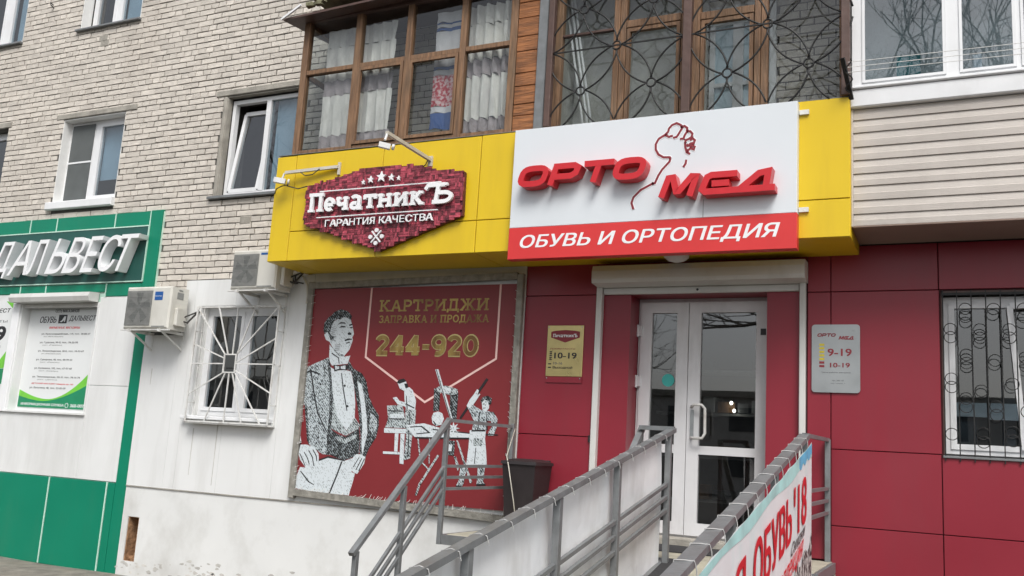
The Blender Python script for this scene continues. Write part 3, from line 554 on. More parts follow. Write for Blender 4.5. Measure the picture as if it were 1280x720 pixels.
for b in bricks:
    if id(b) in ns: continue
    j = random.uniform(-.004, .004); t = min(1, max(0, random.gauss(.5, .25)))
    k = len(bm_.v); bm_.box(b[0], b[1], -.006 + j, .05, b[2], b[2] + .066, t, .003)
o = bm_.build('brickwork', M['brick'], bld, tone=True); o['kind'] = 'stuff'
# concrete lintels, vents
for nm, x0, x1, z0, z1 in (('lintel', -11.64, -10.06, 6.035, 6.115), ('lintel', -8.64, -6.9, 6.035, 6.115), ('lintel', -15.3, -12.62, 6.035, 6.12)):
    B(nm, x0, x1, -.02, .2, z0, z1, M['concrete'], bld, .008)
B('jamb', -8.51, -8.452, -.012, .2, 4.69, 6.03, M['concrete'], bld, .008)
for x, z in ((-10.89, 7.12), (-7.93, 4.36), (-10.93, 7.20)):
    B('vent_block', x - .09, x + .09, -.012, .03, z - .055, z + .055, M['concrete'], bld, .012)
q = MB(); q.tube([(-12.12, -.0, 7.9), (-12.12, -.06, 7.92), (-12.09, -.07, 7.87), (-12.1, 0, 7.85)], .008, 6); q.build('wall_hook', M['iron'], bld)
# window maker
def ring(mb, x0, x1, z0, z1, y0, y1, w_):
    mb.box(x0, x1, y0, y1, z0, z0 + w_); mb.box(x0, x1, y0, y1, z1 - w_, z1); mb.box(x0, x0 + w_, y0, y1, z0 + w_, z1 - w_); mb.box(x1 - w_, x1, y0, y1, z0 + w_, z1 - w_)
def pane(x0, x1, z0, z1, y, parent, m='glass', t=.006, label=None):
    o = B('pane', x0, x1, y, y + t, z0, z1, M[m], parent)
    if label: o['label'] = label
    return o
def pvc(x0, x1, z0, z1, y, muls, w_=.06, label=None, m='pvc', gm='glass', inset=.045):
    mb = MB(); ring(mb, x0, x1, z0, z1, y, y + .07, w_)
    for mx in muls: mb.box(mx[0], mx[1], y - .004, y + .07, z0 + w_, z1 - w_)
    f = mb.build('window', M[m], bld)
    if label: f['label'] = label
    ed = [x0 + w_] + [e for mx in muls for e in mx] + [x1 - w_]
    for a, b in zip(ed[::2], ed[1::2]):
        s = MB(); ring(s, a + .001, b - .001, z0 + w_ + .001, z1 - w_ - .001, y - .012, y + .05, inset); s.build('sash', M[m], f)
        pane(a + inset, b - inset, z0 + w_ + inset, z1 - w_ - inset, y + .02, f, gm)
    return f
def reveal(x0, x1, z0, z1, y1, m, t=.012, top=True):
    mb = MB(); mb.box(x0, x0 + t, .001, y1, z0, z1); mb.box(x1 - t, x1, .001, y1, z0, z1)
    if top: mb.box(x0, x1, .001, y1, z1 - t, z1 - .001)
    mb.build('reveal', M[m], bld)
def sill(x0, x1, z, m, drop=.03, out=.06, parent=None):
    B('sill', x0, x1, -out, .1, z - drop, z, M[m], parent or bld, .004)
f = pvc(-14.5, -12.72, 7.42, 8.85, .16, [(-13.42, -13.28)]); reveal(-14.6, -12.70, 7.40, 8.9, .16, 'plaster'); sill(-14.6, -12.68, 7.395, 'steel')
B('reflected_sky_panel', -13.2, -12.75, .25, .26, 7.45, 8.8, M['blue_in'], bld)  # blue panel behind the glass, painted as the sky's reflection
f = pvc(-11.42, -10.27, 7.42, 8.85, .16, [(-10.95, -10.86)]); reveal(-11.46, -10.25, 7.40, 8.9, .16, 'plaster'); sill(-11.5, -10.22, 7.395, 'steel')
B('reflected_sky_panel', -10.82, -10.3, .25, .26, 7.45, 8.8, M['blue_in'], bld)  # same sky reflection put in as a coloured panel
f = pvc(-11.49, -10.28, 4.80, 6.02, .14, [(-10.99, -10.90)], label='white window with a grey insect screen on its left half'); reveal(-11.5, -10.27, 4.80, 6.03, .14, 'plaster')
B('insect_screen', -11.44, -10.99, .118, .124, 4.86, 5.97, M['sash'], f); B('screen_bar', -11.46, -10.985, .112, .126, 5.40, 5.425, M['pvc'], f)
B('sill', -11.56, -10.25, -.07, .16, 4.69, 4.80, M['pvc'], bld, .01)
B('reflected_sky_panel', -10.88, -10.3, .22, .23, 5.15, 6.0, M['blue_in'], bld)  # reflected sky of the right half, painted on a panel
f = pvc(-15.1, -12.70, 4.80, 6.02, .14, [(-14, -13.9)]); B('sill', -15.2, -12.66, -.07, .16, 4.69, 4.80, M['pvc'], bld, .01)
# window D with tilted left sash
mb = MB(); ring(mb, -8.42, -7.17, 4.71, 5.99, .08, .15, .05); mb.box(-7.86, -7.79, .075, .15, 4.76, 5.94)
f = mb.build('window', M['pvc'], bld); f['label'] = 'white window with its left sash tilted open'
pane(-7.79, -7.22, 4.76, 5.94, .11, f)
a_ = MB(); w_ = .05
def tl(x, z): return (x + .05 * (z - 4.76) / 1.2 * 1.0, .10 + .13 * (z - 4.76) / 1.2 * 1, z)
for (x0, z0), (x1, z1) in (((-8.34, 4.78), (-7.89, 4.78)), ((-8.34, 5.84), (-7.89, 5.84)), ((-8.34, 4.78), (-8.34, 5.84)), ((-7.89, 4.78), (-7.89, 5.84))):
    a_.bar(tl(x0, z0), tl(x1, z1), .05, .05)
a_.build('sash', M['pvc'], f)
a_ = MB(); a_.add([tl(-8.33, 4.79), tl(-7.9, 4.79), tl(-7.9, 5.83), tl(-8.33, 5.83)], [(0, 1, 2, 3)]); a_.build('pane', M['glass'], f)
reveal(-8.45, -7.15, 4.70, 6.03, .08, 'concrete'); B('sill', -8.56, -7.1, -.06, .1, 4.655, 4.69, M['steel'], bld, .003)
B('reflected_sky_panel', -7.75, -7.2, .17, .18, 4.72, 5.98, M['blue_in'], bld)  # panel coloured like sky mirrored in the right pane
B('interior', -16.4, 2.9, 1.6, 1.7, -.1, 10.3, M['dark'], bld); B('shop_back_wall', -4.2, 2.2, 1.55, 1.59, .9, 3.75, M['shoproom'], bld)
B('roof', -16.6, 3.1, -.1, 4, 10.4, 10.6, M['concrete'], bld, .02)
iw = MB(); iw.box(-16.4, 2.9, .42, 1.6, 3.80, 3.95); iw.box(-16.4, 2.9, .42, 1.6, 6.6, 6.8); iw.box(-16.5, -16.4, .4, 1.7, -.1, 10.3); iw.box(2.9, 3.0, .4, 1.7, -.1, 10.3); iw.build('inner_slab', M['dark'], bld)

# ---- ground floor, left: green shop
def panel(x0, x1, z0, z1, y, m, t=.02, g=.004, name='panel', parent=bld, lab=None):
    o = B(name, x0 + g, x1 - g, y, y + t, z0 + g, z1 - g, M[m], parent, .003)
    if lab: o['label'] = lab
    return o
lo = MB(); HL = [(-11.70, -10.22, 1.90, 3.36), (-8.40, -7.20, 1.95, 3.28), (-3.20, -1.27, .9, 3.42), (-.155, 1.6, 1.92, 3.30), (-9.185, -9.0, .18, .70)]
wall_holes(-16.5, 3.0, -.1, 3.0, .006, .40, HL, lo); lo.build('ground_floor_wall', M['mortar'], bld)
gb = MB(); wall_holes(-16.4, -9.285, 3.0, 4.55, -.03, .004, HL, gb); wall_holes(-16.4, -9.285, .0, 3.0, -.03, .004, HL, gb); gb.build('shop_backing', M['mintstrip'], bld)
xs = [-15.0, -13.6, -11.80, -11.26, -10.13, -9.49]
for a, b in zip(xs, xs[1:]): panel(a, b, 4.365, 4.566, -.05, 'green', g=.009)
for x in (-13.6, -11.80, -11.26, -10.13, -9.49): B('joint_strip', x - .008, x + .008, -.054, -.031, 4.368, 4.562, M['mintstrip'], bld)
for x in (-13.6, -11.81, -11.29, -10.13): B('joint_strip', x - .008, x + .008, -.0545, -.031, 3.49 if x != -10.13 else 3.43, 3.613, M['mintstrip'], bld)
for x in (-12.765, -11.67, -10.677, -9.633): B('joint_strip', x - .009, x + .009, -.058, -.031, .0, 1.075, M['mintstrip'], bld)
panel(-9.49, -9.285, 0, 4.566, -.052, 'green', .05, g=.001)
xs = [-15.0, -13.6, -11.81, -11.29, -10.13]
for a, b in zip(xs, xs[1:]): panel(a, b, 3.49, 3.615, -.05, 'green', g=.009)
panel(-10.13, -9.49, 3.43, 3.615, -.05, 'green', g=.009)
panel(-12.75, -11.72, -.0, 1.078, -.05, 'green', g=.001)
for a, b in ((-14.2, -12.78), (-12.75, -11.68), (-11.66, -10.685), (-10.67, -9.64), (-9.625, -9.49)):
    if a != -12.75: panel(a, b, -.01, 1.078, -.054, 'green', g=.006)
for a, b, c, d in ((-16, -13.6, 1.08, 3.49), (-13.6, -12.0, 1.08, 3.49), (-10.21, -9.49, 2.27, 3.43), (-10.21, -9.49, 1.08, 2.27), (-11.98, -10.21, 1.08, 1.90), (-12.0, -11.71, 1.90, 3.49)):
    panel(a, b, c, d, -.048, 'whitewall', g=.0025)
B('niche_back', -11.70, -10.22, .07, .09, 1.9, 3.36, M['whitewall'], bld)
rv = MB(); rv.box(-11.715, -11.69, -.06, .07, 1.9, 3.36); rv.box(-10.23, -10.205, -.06, .07, 1.9, 3.36); rv.box(-11.72, -10.2, -.08, .07, 1.88, 1.905); rv.build('niche_trim', M['whitewall'], bld)
# white clad part
HW = [(-8.40, -7.20, 1.95, 3.28), (-9.185, -9.0, .18, .70)]
def wp(x0, x1, z0, z1, m='whitewall', y=-.075):
    mb = MB(); wall_holes(x0 + .0015, x1 - .0015, z0 + .0015, z1 - .0015, y, .004, HW, mb); mb.build('panel', M[m], bld)
for a, b, c, d in ((-9.283, -8.69, 1.066, 2.92), (-8.69, -8.515, 1.066, 3.605), (-8.515, -7.86, 1.066, 3.605), (-7.86, -7.05, 1.066, 3.605), (-7.05, -6.72, 1.066, 3.625)): wp(a, b, c, d)
pl = MB(); wall_holes(-9.282, -4.03, -.05, 1.058, -.068, .004, HW, pl); pl.build('plinth', M['plinth'], bld)
B('panel', -6.77, -4.03, -.066, .004, 1.066, 3.64, M['plinth'], bld)
B('seam_shadow_strip', -9.28, -4.03, -.082, -.066, 1.056, 1.066, M['concrete'], bld)  # grey strip draws the shadow line along the plinth seam
hb = MB(); hb.box(-9.185, -9.0, .12, .14, .18, .70); hb.build('niche_insulation', M['ins'], bld)
hb = MB(); hb.box(-9.18, -9.165, -.06, .12, .18, .70); hb.box(-9.015, -9.002, -.06, .12, .18, .70); hb.box(-9.18, -9.0, -.06, .12, .17, .185); hb.box(-9.18, -9.0, -.06, .12, .69, .70)
for i in range(26): x, z = random.uniform(-9.17, -9.03), .19 + abs(random.gauss(0, .018)); hb.box(x, x + .03, random.uniform(-.05, .08), .1, z - .01, z + .02, j=.01)
o = hb.build('broken_edge', M['ins'], bld); o['kind'] = 'stuff'
# stains low on the plinth (peeled paint patches, proud by a millimetre)
st = MB()
for cx0, cz0, r0_, n_ in ((-7.75, .16, .32, 46), (-6.9, .14, .3, 26), (-8.5, .08, .3, 24), (-9.12, .10, .1, 10), (-5.9, .1, .4, 16)):
    for i in range(n_):
        x, z = cx0 + random.gauss(0, r0_), max(.02, cz0 + random.gauss(0, .07)); r = random.uniform(.012, .045)
        pts = [(x + r * random.uniform(.5, 1.4) * math.cos(a * .9), z + r * .5 * random.uniform(.5, 1.2) * math.sin(a * .9)) for a in range(7)]
        st.prism(pts, -.0692 - .0002 * (i % 4), -.067)
o = st.build('peeled_patch', M['stain'], bld); o['kind'] = 'stuff'
# thin drip streaks under the window
st = MB()
for x, z0, z1 in ((-8.30, 1.25, 1.80), (-7.93, 1.15, 1.88), (-9.1, 2.3, 2.5)):
    st = MB(); st.prism([(x, z0), (x + .008, z0), (x + .012, z1), (x - .004, z1)], -.0762, -.0752); st.build('drip_streak', M['stain'], bld)
# ground floor window 1
f = pvc(-8.40, -7.20, 1.955, 3.275, .05, [(-7.80, -7.72)], label='white ground floor window behind the sunburst grille')
reveal(-8.40, -7.20, 1.95, 3.28, .05, 'plaster'); B('sill', -8.46, -7.12, -.16, .05, 1.905, 1.945, M['pvc'], bld, .005)

# ---- red clad part
B('joint_backing', -4.03, 3.0, -.03, .004, 3.42, 3.72, M['redback'], bld)
rb = MB(); wall_holes(-4.03, 3.0, -.1, 3.42, -.03, .004, [(-3.20, -1.27, .9, 3.42), (-.155, 1.6, 1.92, 3.30)], rb); rb.build('joint_backing', M['redback'], bld)
RP = [(-4.03, -3.25, 3.325, 3.70), (-4.03, -3.25, 1.93, 3.325), (-4.03, -3.25, 1.0, 1.93), (-3.25, -1.24, 3.44, 3.70), (-1.24, -1.04, 3.31, 3.72), (-1.04, -.17, 3.31, 3.72), (-.17, 1.0, 3.31, 3.72), (1.0, 2.2, 3.31, 3.72), (1.7, 3, .0, 3.31),
      (-1.24, -1.04, 1.0, 3.31), (-1.04, -.165, 1.93, 3.31), (-1.04, -.17, 1.288, 1.93), (-.17, 1.0, 1.288, 1.91), (1.0, 2.2, 1.288, 1.91), (-1.04, -.17, .64, 1.288), (-.17, 1.0, .64, 1.288), (1.0, 2.2, .64, 1.288), (-1.04, -.17, -.01, .64), (-.17, 1.0, -.01, .64), (1, 2.2, -.01, .64)]
for a, b, c, d in RP:
    o = panel(a, b, c, d, -.052 + random.uniform(-.0015, .0015), 'red', .02, g=.0035); o.rotation_euler = (random.uniform(-.002, .002), 0, 0)
# door recess
rc = MB(); rc.box(-3.20, -2.905, -.02, .30, 1.0, 3.40); rc.box(-1.60, -1.27, -.02, .30, 1.0, 3.40); rc.box(-2.905, -1.60, -.01, .30, 3.325, 3.43)
rc.build('recess_lining', M['red'], bld)
B('threshold', -2.905, -1.60, -.02, .33, .99, 1.055, M['concrete'], bld, .006)
mb = MB(); ring(mb, -2.90, -1.602, 1.056, 3.322, .24, .31, .045); df = mb.build('door_frame', M['doorpvc'], bld)
def leaf(x0, x1, w_, midz, lab, panes):
    mb = MB(); z0, z1 = 1.075, 3.285
    mb.box(x0, x0 + w_, .215, .28, z0, z1); mb.box(x1 - w_, x1, .215, .28, z0, z1)
    mb.box(x0 + w_, x1 - w_, .216, .28, z1 - .105, z1); mb.box(x0 + w_, x1 - w_, .216, .28, z0, z0 + .115); mb.box(x0 + w_, x1 - w_, .217, .28, midz - .04, midz + .04)
    d = mb.build('door', M['doorpvc'], bld); d['label'] = lab
    pane(x0 + w_, x1 - w_, midz + .04, z1 - .105, .245, d, 'doorglass'); pane(x0 + w_, x1 - w_, z0 + .115, midz - .04, .245, d, 'doorglass')
    return d
d1 = leaf(-2.872, -2.389, .115, 1.865, 'narrow left door leaf with two tall panes', 2); d2 = leaf(-2.383, -1.622, .118, 1.865, 'wide right door leaf with pull handle', 2)
q = MB(); q.cyl((-2.585, .242, 2.52), (-2.585, .238, 2.52), .062, 24); q.build('sticker', mat('teal_sticker', (.05, .42, .38), .5, var=.03), d1)
q = MB()
for x in (-2.315, -2.175):
    pts = [(x, .215, 2.27), (x, .15, 2.27)] + [(x + .055 * 0, .13, 2.25), (x + .01, .125, 2.2), (x + .01, .125, 2.05), (x, .13, 1.99)] + [(x, .15, 1.97), (x, .215, 1.97)]
    q.tube(pts, .013, 8)
    break
pts = [(-2.34, .215, 2.27), (-2.30, .14, 2.285), (-2.22, .13, 2.285), (-2.19, .13, 2.25), (-2.185, .13, 2.02), (-2.21, .13, 1.975), (-2.30, .14, 1.972), (-2.34, .215, 1.98)]
q = MB(); q.tube(pts, .014, 8); q.build('handle', M['whitesteel'], d2, True)
q = MB(); q.box(-2.345, -2.315, .20, .216, 1.99, 2.24); q.cyl((-2.33, .19, 2.08), (-2.33, .2, 2.08), .012, 10); q.build('lock_plate', M['silver'], d2)
for x, par in ((-2.885, d1), (-1.622, d2)):
    for z in (3.0, 2.5, 1.25): q = MB(); q.box(x - .012, x + .03, .195, .216, z - .05, z + .05); q.cyl((x - .012, .2, z - .06), (x - .012, .2, z + .06), .012, 10); q.build('hinge', M['doorpvc'], par)
B('badge', -1.70, -1.645, .208, .214, 2.96, 3.02, M['black'], d2)
# shop interior seen through the door and window
for k in range(4): B('shelf', -3.0, -1.5, 1.25, 1.55, 1.35 + k * .45, 1.38 + k * .45, M['shutter'], bld)
random.seed(31)
for k in range(4):
    x = -2.95
    while x < -1.6:
        w_ = random.uniform(.10, .22); h = random.uniform(.09, .17)
        if random.random() < .75: B('shoe_box', x, x + w_, 1.22, 1.5, 1.381 + k * .45, 1.381 + k * .45 + h, M[random.choice(['paper', 'ins', 'brownpaint', 'steel', 'greytext'])], bld, .004)
        x += w_ + .03
for x, z in ((-2.17, 2.38), (-2.14, 2.30)):
    q = MB(); q.tube([(x, 1.15, z - .018), (x, 1.15, z), (x, 1.15, z + .018)], [.008, .018, .008], 10); tag(q.build('spot_lamp', M['bulb']), ('upper' if z > 2.35 else 'lower') + ' of two small lit bulbs glowing inside the shop behind the right door pane', 'lamp', 'lit bulbs inside the shop')
# right hand window
f = pvc(-.15, 1.6, 1.93, 3.26, .06, [(.90, .98)], w_=.05, label='white shop window, one sash tilted, behind the ring pattern grille')
a_ = MB(); a_.bar((.36, .0, 3.17), (.44, .05, 2.0), .045, .05); a_.bar((.36, .0, 3.17), (.88, .0, 3.19), .045, .05); a_.build('sash', M['pvc'], f)
mb = MB(); mb.box(-.157, -.145, -.03, .06, 1.92, 3.30); mb.box(1.595, 1.6, -.03, .06, 1.92, 3.3); mb.box(-.157, 1.6, -.03, .06, 3.285, 3.30); mb.build('reveal', M['brownpaint'], bld)
B('sill', -.16, 1.62, -.07, .05, 1.905, 1.925, M['steel'], bld, .003)
q = MB(); q.box(-.08, .18, .45, .47, 2.28, 2.40); q.box(.2, .52, .45, .47, 2.26, 2.40); q.box(.05, .45, .45, .7, 2.0, 2.03); q.build('display_card', M['paper'], bld)
q = MB(); q.box(-.05, .1, .5, .8, 1.95, 2.28); q.box(.3, .4, .6, .8, 1.95, 2.6); q.build('display_stand', M['dark'], bld)

# ---- canopy (yellow fascia)
can = thing('shop_canopy', (-3.8, 0, 3.62), 'long yellow panelled box canopy above the two shop entrances, below the balconies', 'canopy')
B('box_core', -6.855, -.815, -.728, -.01, 3.655, 4.80, M['yellowback'], can)
cols = [-6.865, -6.598, -5.45, -4.285, -3.12, -1.97, -.805]
for i, (a, b) in enumerate(zip(cols, cols[1:])):
    g = .004
    if i == 0: B('panel', a, b - g, -.75, -.73, 3.64, 4.83, M['yellow'], can, .003)
    else:
        B('panel', a + g, b - (g if i < 5 else 0), -.75, -.73, 3.64, 3.965 - g, M['yellow'], can, .003); B('panel', a + g, b - (g if i < 5 else 0), -.75, -.73, 3.965 + g, 4.83 + i * .003, M['yellow'], can, .003)
    B('soffit_panel', a + (g if i else 0), b - g, -.727, -.05, 3.636, 3.654, M['yellow'], can, .003)
B('end_panel', -6.868, -6.856, -.729, -.0, 3.64, 4.82, M['yellow'], can); B('end_panel', -.814, -.802, -.729, -.0, 3.64, 4.84, M['yellow'], can)
B('top_cap', -6.865, -.805, -.75, -.0, 4.846, 4.852, M['steel'], can)
q = MB(); q.cyl((-.95, -.752, 4.80), (-.95, -.77, 4.80), .012)
for z in (4.74, 3.88): B('bracket', -1.208, -1.13, -.775, -.751, z - .02, z + .02, M['whitesteel'], can)

# ---- timber glazed balcony (left)
bl = thing('timber_balcony', (-5.2, 0, 4.85), 'old timber framed glazed balcony with net curtains over the left of the yellow canopy', 'balcony')
zt = 6.43; yb = -.70
posts = [(-6.70, -6.62), (-5.98, -5.90), (-5.31, -5.24), (-4.64, -4.57), (-4.06, -3.98)]
for a, b in posts: B('post', a, b, yb - .03, yb + .05, 4.853, zt, M['wood'], bl, .006)
for (a, _b), (c, _d) in zip([(p[1], 0) for p in posts], [(p[0], 0) for p in posts[1:]]):
    B('rail', a, c, yb - .02, yb + .04, 5.79, 5.845, M['wood'], bl, .005); B('rail', a, c, yb - .02, yb + .04, 4.853, 4.90, M['wood'], bl, .005)
    pane(a + .003, c - .003, 5.847, zt, yb + .01, bl, 'oldglass', .004); pane(a + .003, c - .003, 4.90, 5.79, yb + .012, bl, 'oldglass', .004)
for a, b in ((-5.90, -5.31), (-5.24, -4.64)):       # opening casements have their own frames
    q = MB(); ring(q, a + .004, b - .004, 4.905, 5.785, yb - .035, yb + .0, .035); q.build('casement', M['wood'], bl)
B('top_rail', -6.70, -3.98, yb - .035, yb + .06, zt, zt + .07, M['brownpaint'], bl, .006)
q = MB(); q.box(-6.69, -6.65, -.66, 0, 5.79, 5.84); q.box(-6.69, -6.65, -.66, 0, 6.4, 6.46); q.box(-6.69, -6.65, -.06, 0, 4.85, 6.4); q.build('side_frame', M['wood'], bl)
pane(-6.675, -6.67, 4.86, 5.79, -.66, bl, 'oldglass', .59); pane(-6.675, -6.67, 5.84, 6.40, -.66, bl, 'oldglass', .59)
z = 4.853; i = 0
while z < 6.5:
    h = (.17, .12, .19, .14, .23, .16, .2)[i % 7]; o = B('plank', -3.975, -3.735, yb - .02 + random.uniform(-.006, .006), yb + .02, z + .002, z + h - .004, M['woodh'], bl, .004); z += h; i += 1
B('side_post', -3.733, -3.63, yb - .05, yb + .06, 4.853, 6.6, M['steel'], bl, .006)
q = MB(); q.add([(-6.86, -.92, 6.40), (-3.6, -.92, 6.52), (-3.6, 0, 6.62), (-6.86, 0, 6.50), (-6.86, -.92, 6.425), (-3.6, -.92, 6.545), (-3.6, 0, 6.645), (-6.86, 0, 6.525)],
                [(0, 3, 2, 1), (4, 5, 6, 7), (0, 1, 5, 4), (1, 2, 6, 5), (2, 3, 7, 6), (3, 0, 4, 7)]); q.build('roof_sheet', M['brownpaint'], bl)
q = MB(); q.bar((-6.86, -.95, 6.40), (-6.60, -.95, 6.535), .02, .022); q.build('roof_edge_strip', M['white'], bl)
q = MB(); q.bbox(-6.62, -3.6, -.86, -.0, 6.70, 6.86, .015); q.build('upper_slab', M['lichen'], bl)
# debris along slab edge
q = MB()
for i in range(90):
    x = random.uniform(-6.6, -3.7); zz = 6.55 + (x + 6.86) * .037 + random.uniform(-.005, .03); q.box(x, x + random.uniform(.02, .12), -.90, -.84, zz - .02, zz + random.uniform(.005, .03), j=.008)
o = q.build('mortar_crust', M['lichen'], bl); o['kind'] = 'stuff'
# ---- grille balcony middle: timber windows behind a wrought iron grille
bm2 = thing('barred_balcony', (-2.2, 0, 4.85), 'timber glazed balcony with brown posts behind the iron grille, over the silver sign', 'balcony')
yb2 = -.60
for a, b in ((-3.60, -3.52), (-2.98, -2.92), (-2.915, -2.855), (-2.31, -2.255), (-2.20, -2.13), (-1.63, -1.575), (-1.57, -1.51), (-.90, -.84)): B('post', a, b, yb2 - .03, yb2 + .04, 4.86, 6.5, M['wood'], bm2, .005)
for a, b, z in ((-2.85, -2.315, 5.83), (-2.125, -1.635, 5.80)):
    B('rail', a, b, yb2 - .035, yb2 + .04, z, z + .075, M['wood'], bm2, .005); q = MB(); ring(q, a + .004, b - .004, 4.87, z - .005, yb2 - .028, yb2 + .02, .035); q.build('casement', M['wood'], bm2)
B('rail', -3.52, -2.985, yb2 - .02, yb2 + .02, 5.835, 5.86, M['brownpaint'], bm2, .003); B('rail', -1.505, -.905, yb2 - .02, yb2 + .02, 5.93, 5.96, M['brownpaint'], bm2, .003)
for a, b in ((-3.515, -2.985), (-2.85, -2.315), (-2.125, -1.635), (-1.505, -.905)): pane(a, b, 4.87, 6.45, yb2 + .022, bm2, 'oldglass', .004)
B('top_rail', -3.6, -.79, yb2 - .04, yb2 + .05, 6.5, 6.6, M['brownpaint'], bm2); B('upper_slab', -3.58, 1.5, -.86, -.0, 6.72, 6.88, M['lichen'], bm2, .012)
B('side_wall', -3.68, -3.61, -.62, -.02, 4.85, 6.6, M['ibrick'], bm2); B('side_wall', -.83, -.80, -.62, -.02, 4.85, 6.6, M['ibrick'], bm2)
B('back_wall', -3.6, -2.2, -.075, -.02, 4.85, 6.5, M['ibrick'], bm2); B('floor_slab', -6.6, 1.5, -.6, -.01, 4.853, 4.875, M['concrete'], bm2)
q = MB(); q.box(-2.18, -2.13, -.05, 0, 4.9, 6.2); q.box(-1.95, -1.85, -.06, 0, 4.9, 6.2); q.box(-1.60, -1.54, -.05, 0, 4.9, 6.2); q.box(-2.18, -1.54, -.055, 0, 6.0, 6.2); q.box(-2.13, -1.6, -.055, 0, 5.36, 5.40); q.build('inner_window', M['pvc'], bm2)
q = MB(); q.box(-2.13, -1.95, -.02, .3, 4.9, 6.0); q.box(-1.85, -1.6, -.02, .3, 4.9, 6.0); q.build('inner_pane', M['blue_in'], bm2)
q = MB()
for dx in (0, .05, .09): q.tube([(-3.66 + dx + .02, -.30, 6.4), (-3.43 + dx, -.28, 5.2), (-3.38 + dx, -.28, 4.9)], .013, 8)
q.build('leaning_pipe', M['white'], bm2, True)
# ---- white balcony right with siding
br = thing('siding_balcony', (.4, 0, 3.73), 'balcony clad in beige siding with new white framed glazing at the right edge', 'balcony')
zs_ = [3.745, 3.846, 3.962, 4.086, 4.192, 4.309, 4.425, 4.55, 4.661, 4.757]
for a, b in zip(zs_, zs_[1:]):
    q = MB(); q.add([(-.785, -.672, a), (1.8, -.672, a), (1.8, -.66, b - .002), (-.785, -.66, b - .002), (-.785, -.64, a), (1.8, -.64, a), (1.8, -.64, b - .002), (-.785, -.64, b - .002), (-.785, -.668, a + (b - a) * .5), (1.8, -.668, a + (b - a) * .5), (-.785, -.6745, a + (b - a) * .45), (1.8, -.6745, a + (b - a) * .45)],
          [(0, 1, 11, 10), (10, 11, 9, 8), (8, 9, 2, 3), (4, 7, 6, 5), (0, 4, 5, 1), (3, 2, 6, 7), (0, 10, 8, 3, 7, 4), (1, 5, 6, 2, 9, 11)]); q.build('siding_board', M['siding'], br)
B('corner_trim', -.803, -.786, -.682, -.0, 3.735, 4.76, M['siding'], br, .003)
B('core', -.784, 1.8, -.639, -.06, 3.75, 4.74, M['redback'], br)
B('soffit', -.80, 1.8, -.675, -.05, 3.728, 3.743, M['soffit'], br, .003)
B('sill_board', -.81, 1.8, -.715, -.02, 4.76, 4.915, M['pvc'], br, .01); B('sill_lip', -.79, 1.8, -.735, -.02, 4.916, 4.944, M['pvc'], br, .008)
q = MB(); xs2 = [(-.79, -.71), (-.066, .034), (.44, .475), (1.2, 1.3)]
for a, b in xs2: q.box(a, b, -.69, -.62, 4.945, 6.7)
q.box(-.79, 1.8, -.688, -.62, 6.7, 6.8); q.box(-.71, 1.8, -.686, -.62, 4.945, 4.975); q.build('window_frame', M['pvc'], br)
for (a, b), (c, d) in zip(xs2, xs2[1:]):
    s = MB(); ring(s, b + .001, c - .001, 4.976, 6.69, -.70, -.65, .022); s.build('sash', M['pvc'], br); pane(b + .02, c - .02, 4.99, 6.67, -.67, br, 'glass')
B('side_wall', -.80, -.79, -.62, -.0, 4.95, 6.7, M['ibrick'], br)
B('back_wall', -.78, 1.8, -.03, -.02, 4.95, 6.6, M['ibrick'], br)
# left balcony interior back window
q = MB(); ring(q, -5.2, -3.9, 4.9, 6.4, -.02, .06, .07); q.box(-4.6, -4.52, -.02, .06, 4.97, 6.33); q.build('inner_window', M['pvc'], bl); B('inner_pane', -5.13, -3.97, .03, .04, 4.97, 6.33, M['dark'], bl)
# ------------------------------------------------------------------ things on the facade
# curtains
def sheet(name, x0, x1, z0, z1, y, amp, folds, m, label, cat, group=None, nz=8):
    q = MB(); n = max(12, folds * 8); vs = []; fs = []; ph = random.uniform(0, 6)
    for i in range(n + 1):
        for k in range(nz + 1):
            u = i / n; v = k / nz; a = amp * (math.sin(u * folds * 6.283 + ph + .5 * math.sin(v * 2)) + .4 * math.sin(u * folds * 14 + ph * 2))
            vs.append((x0 + (x1 - x0) * u + .01 * math.sin(v * 3 + i), y + a, z0 + (z1 - z0) * v + .012 * math.sin(u * folds * 6.283) * (1 - v)))
    for i in range(n):
        for k in range(nz): a = i * (nz + 1) + k; fs.append((a, a + nz + 1, a + nz + 2, a + 1))
    return tag(mk(name, vs, fs, m, None, True), label, cat, group)
def curtain(x0, x1, label, folds, amp=.02):
    c = thing('curtain', ((x0 + x1) / 2, -.61, 4.95), label, 'curtain', 'net curtains in the timber balcony')
    for nm, z0, z1, m, dy in (('hem_band', 4.93, 5.08, 'curtain2', 0), ('cloth', 5.08, 5.55, 'curtain', 0), ('upper_band', 5.55, 5.73, 'curtain2', 0), ('cloth', 5.73, 6.12, 'curtain', 0), ('top_band', 6.12, 6.34, 'curtain', .002)):
        random.seed(int(abs(x0) * 100)); o = sheet(nm, x0, x1, z0, z1, -.61 + dy, amp, folds, M[m], 'x', 'x'); del o['label']; del o['category']
        o.parent = c; o.location = o.location - c.location
curtain(-6.44, -6.0, 'net curtain in the leftmost balcony pane beside bare bricks', 3, .008)
curtain(-5.93, -5.52, 'net curtain in the second balcony pane, beside a dark gap', 3, .018)
curtain(-4.62, -4.07, 'heavily pleated net curtain beside the brown planks', 5, .03)
random.seed(11)
tw = thing('towel', (-4.95, -.45, 5.1), 'white towel with red and blue patterned bands hanging in the timber balcony', 'towel')
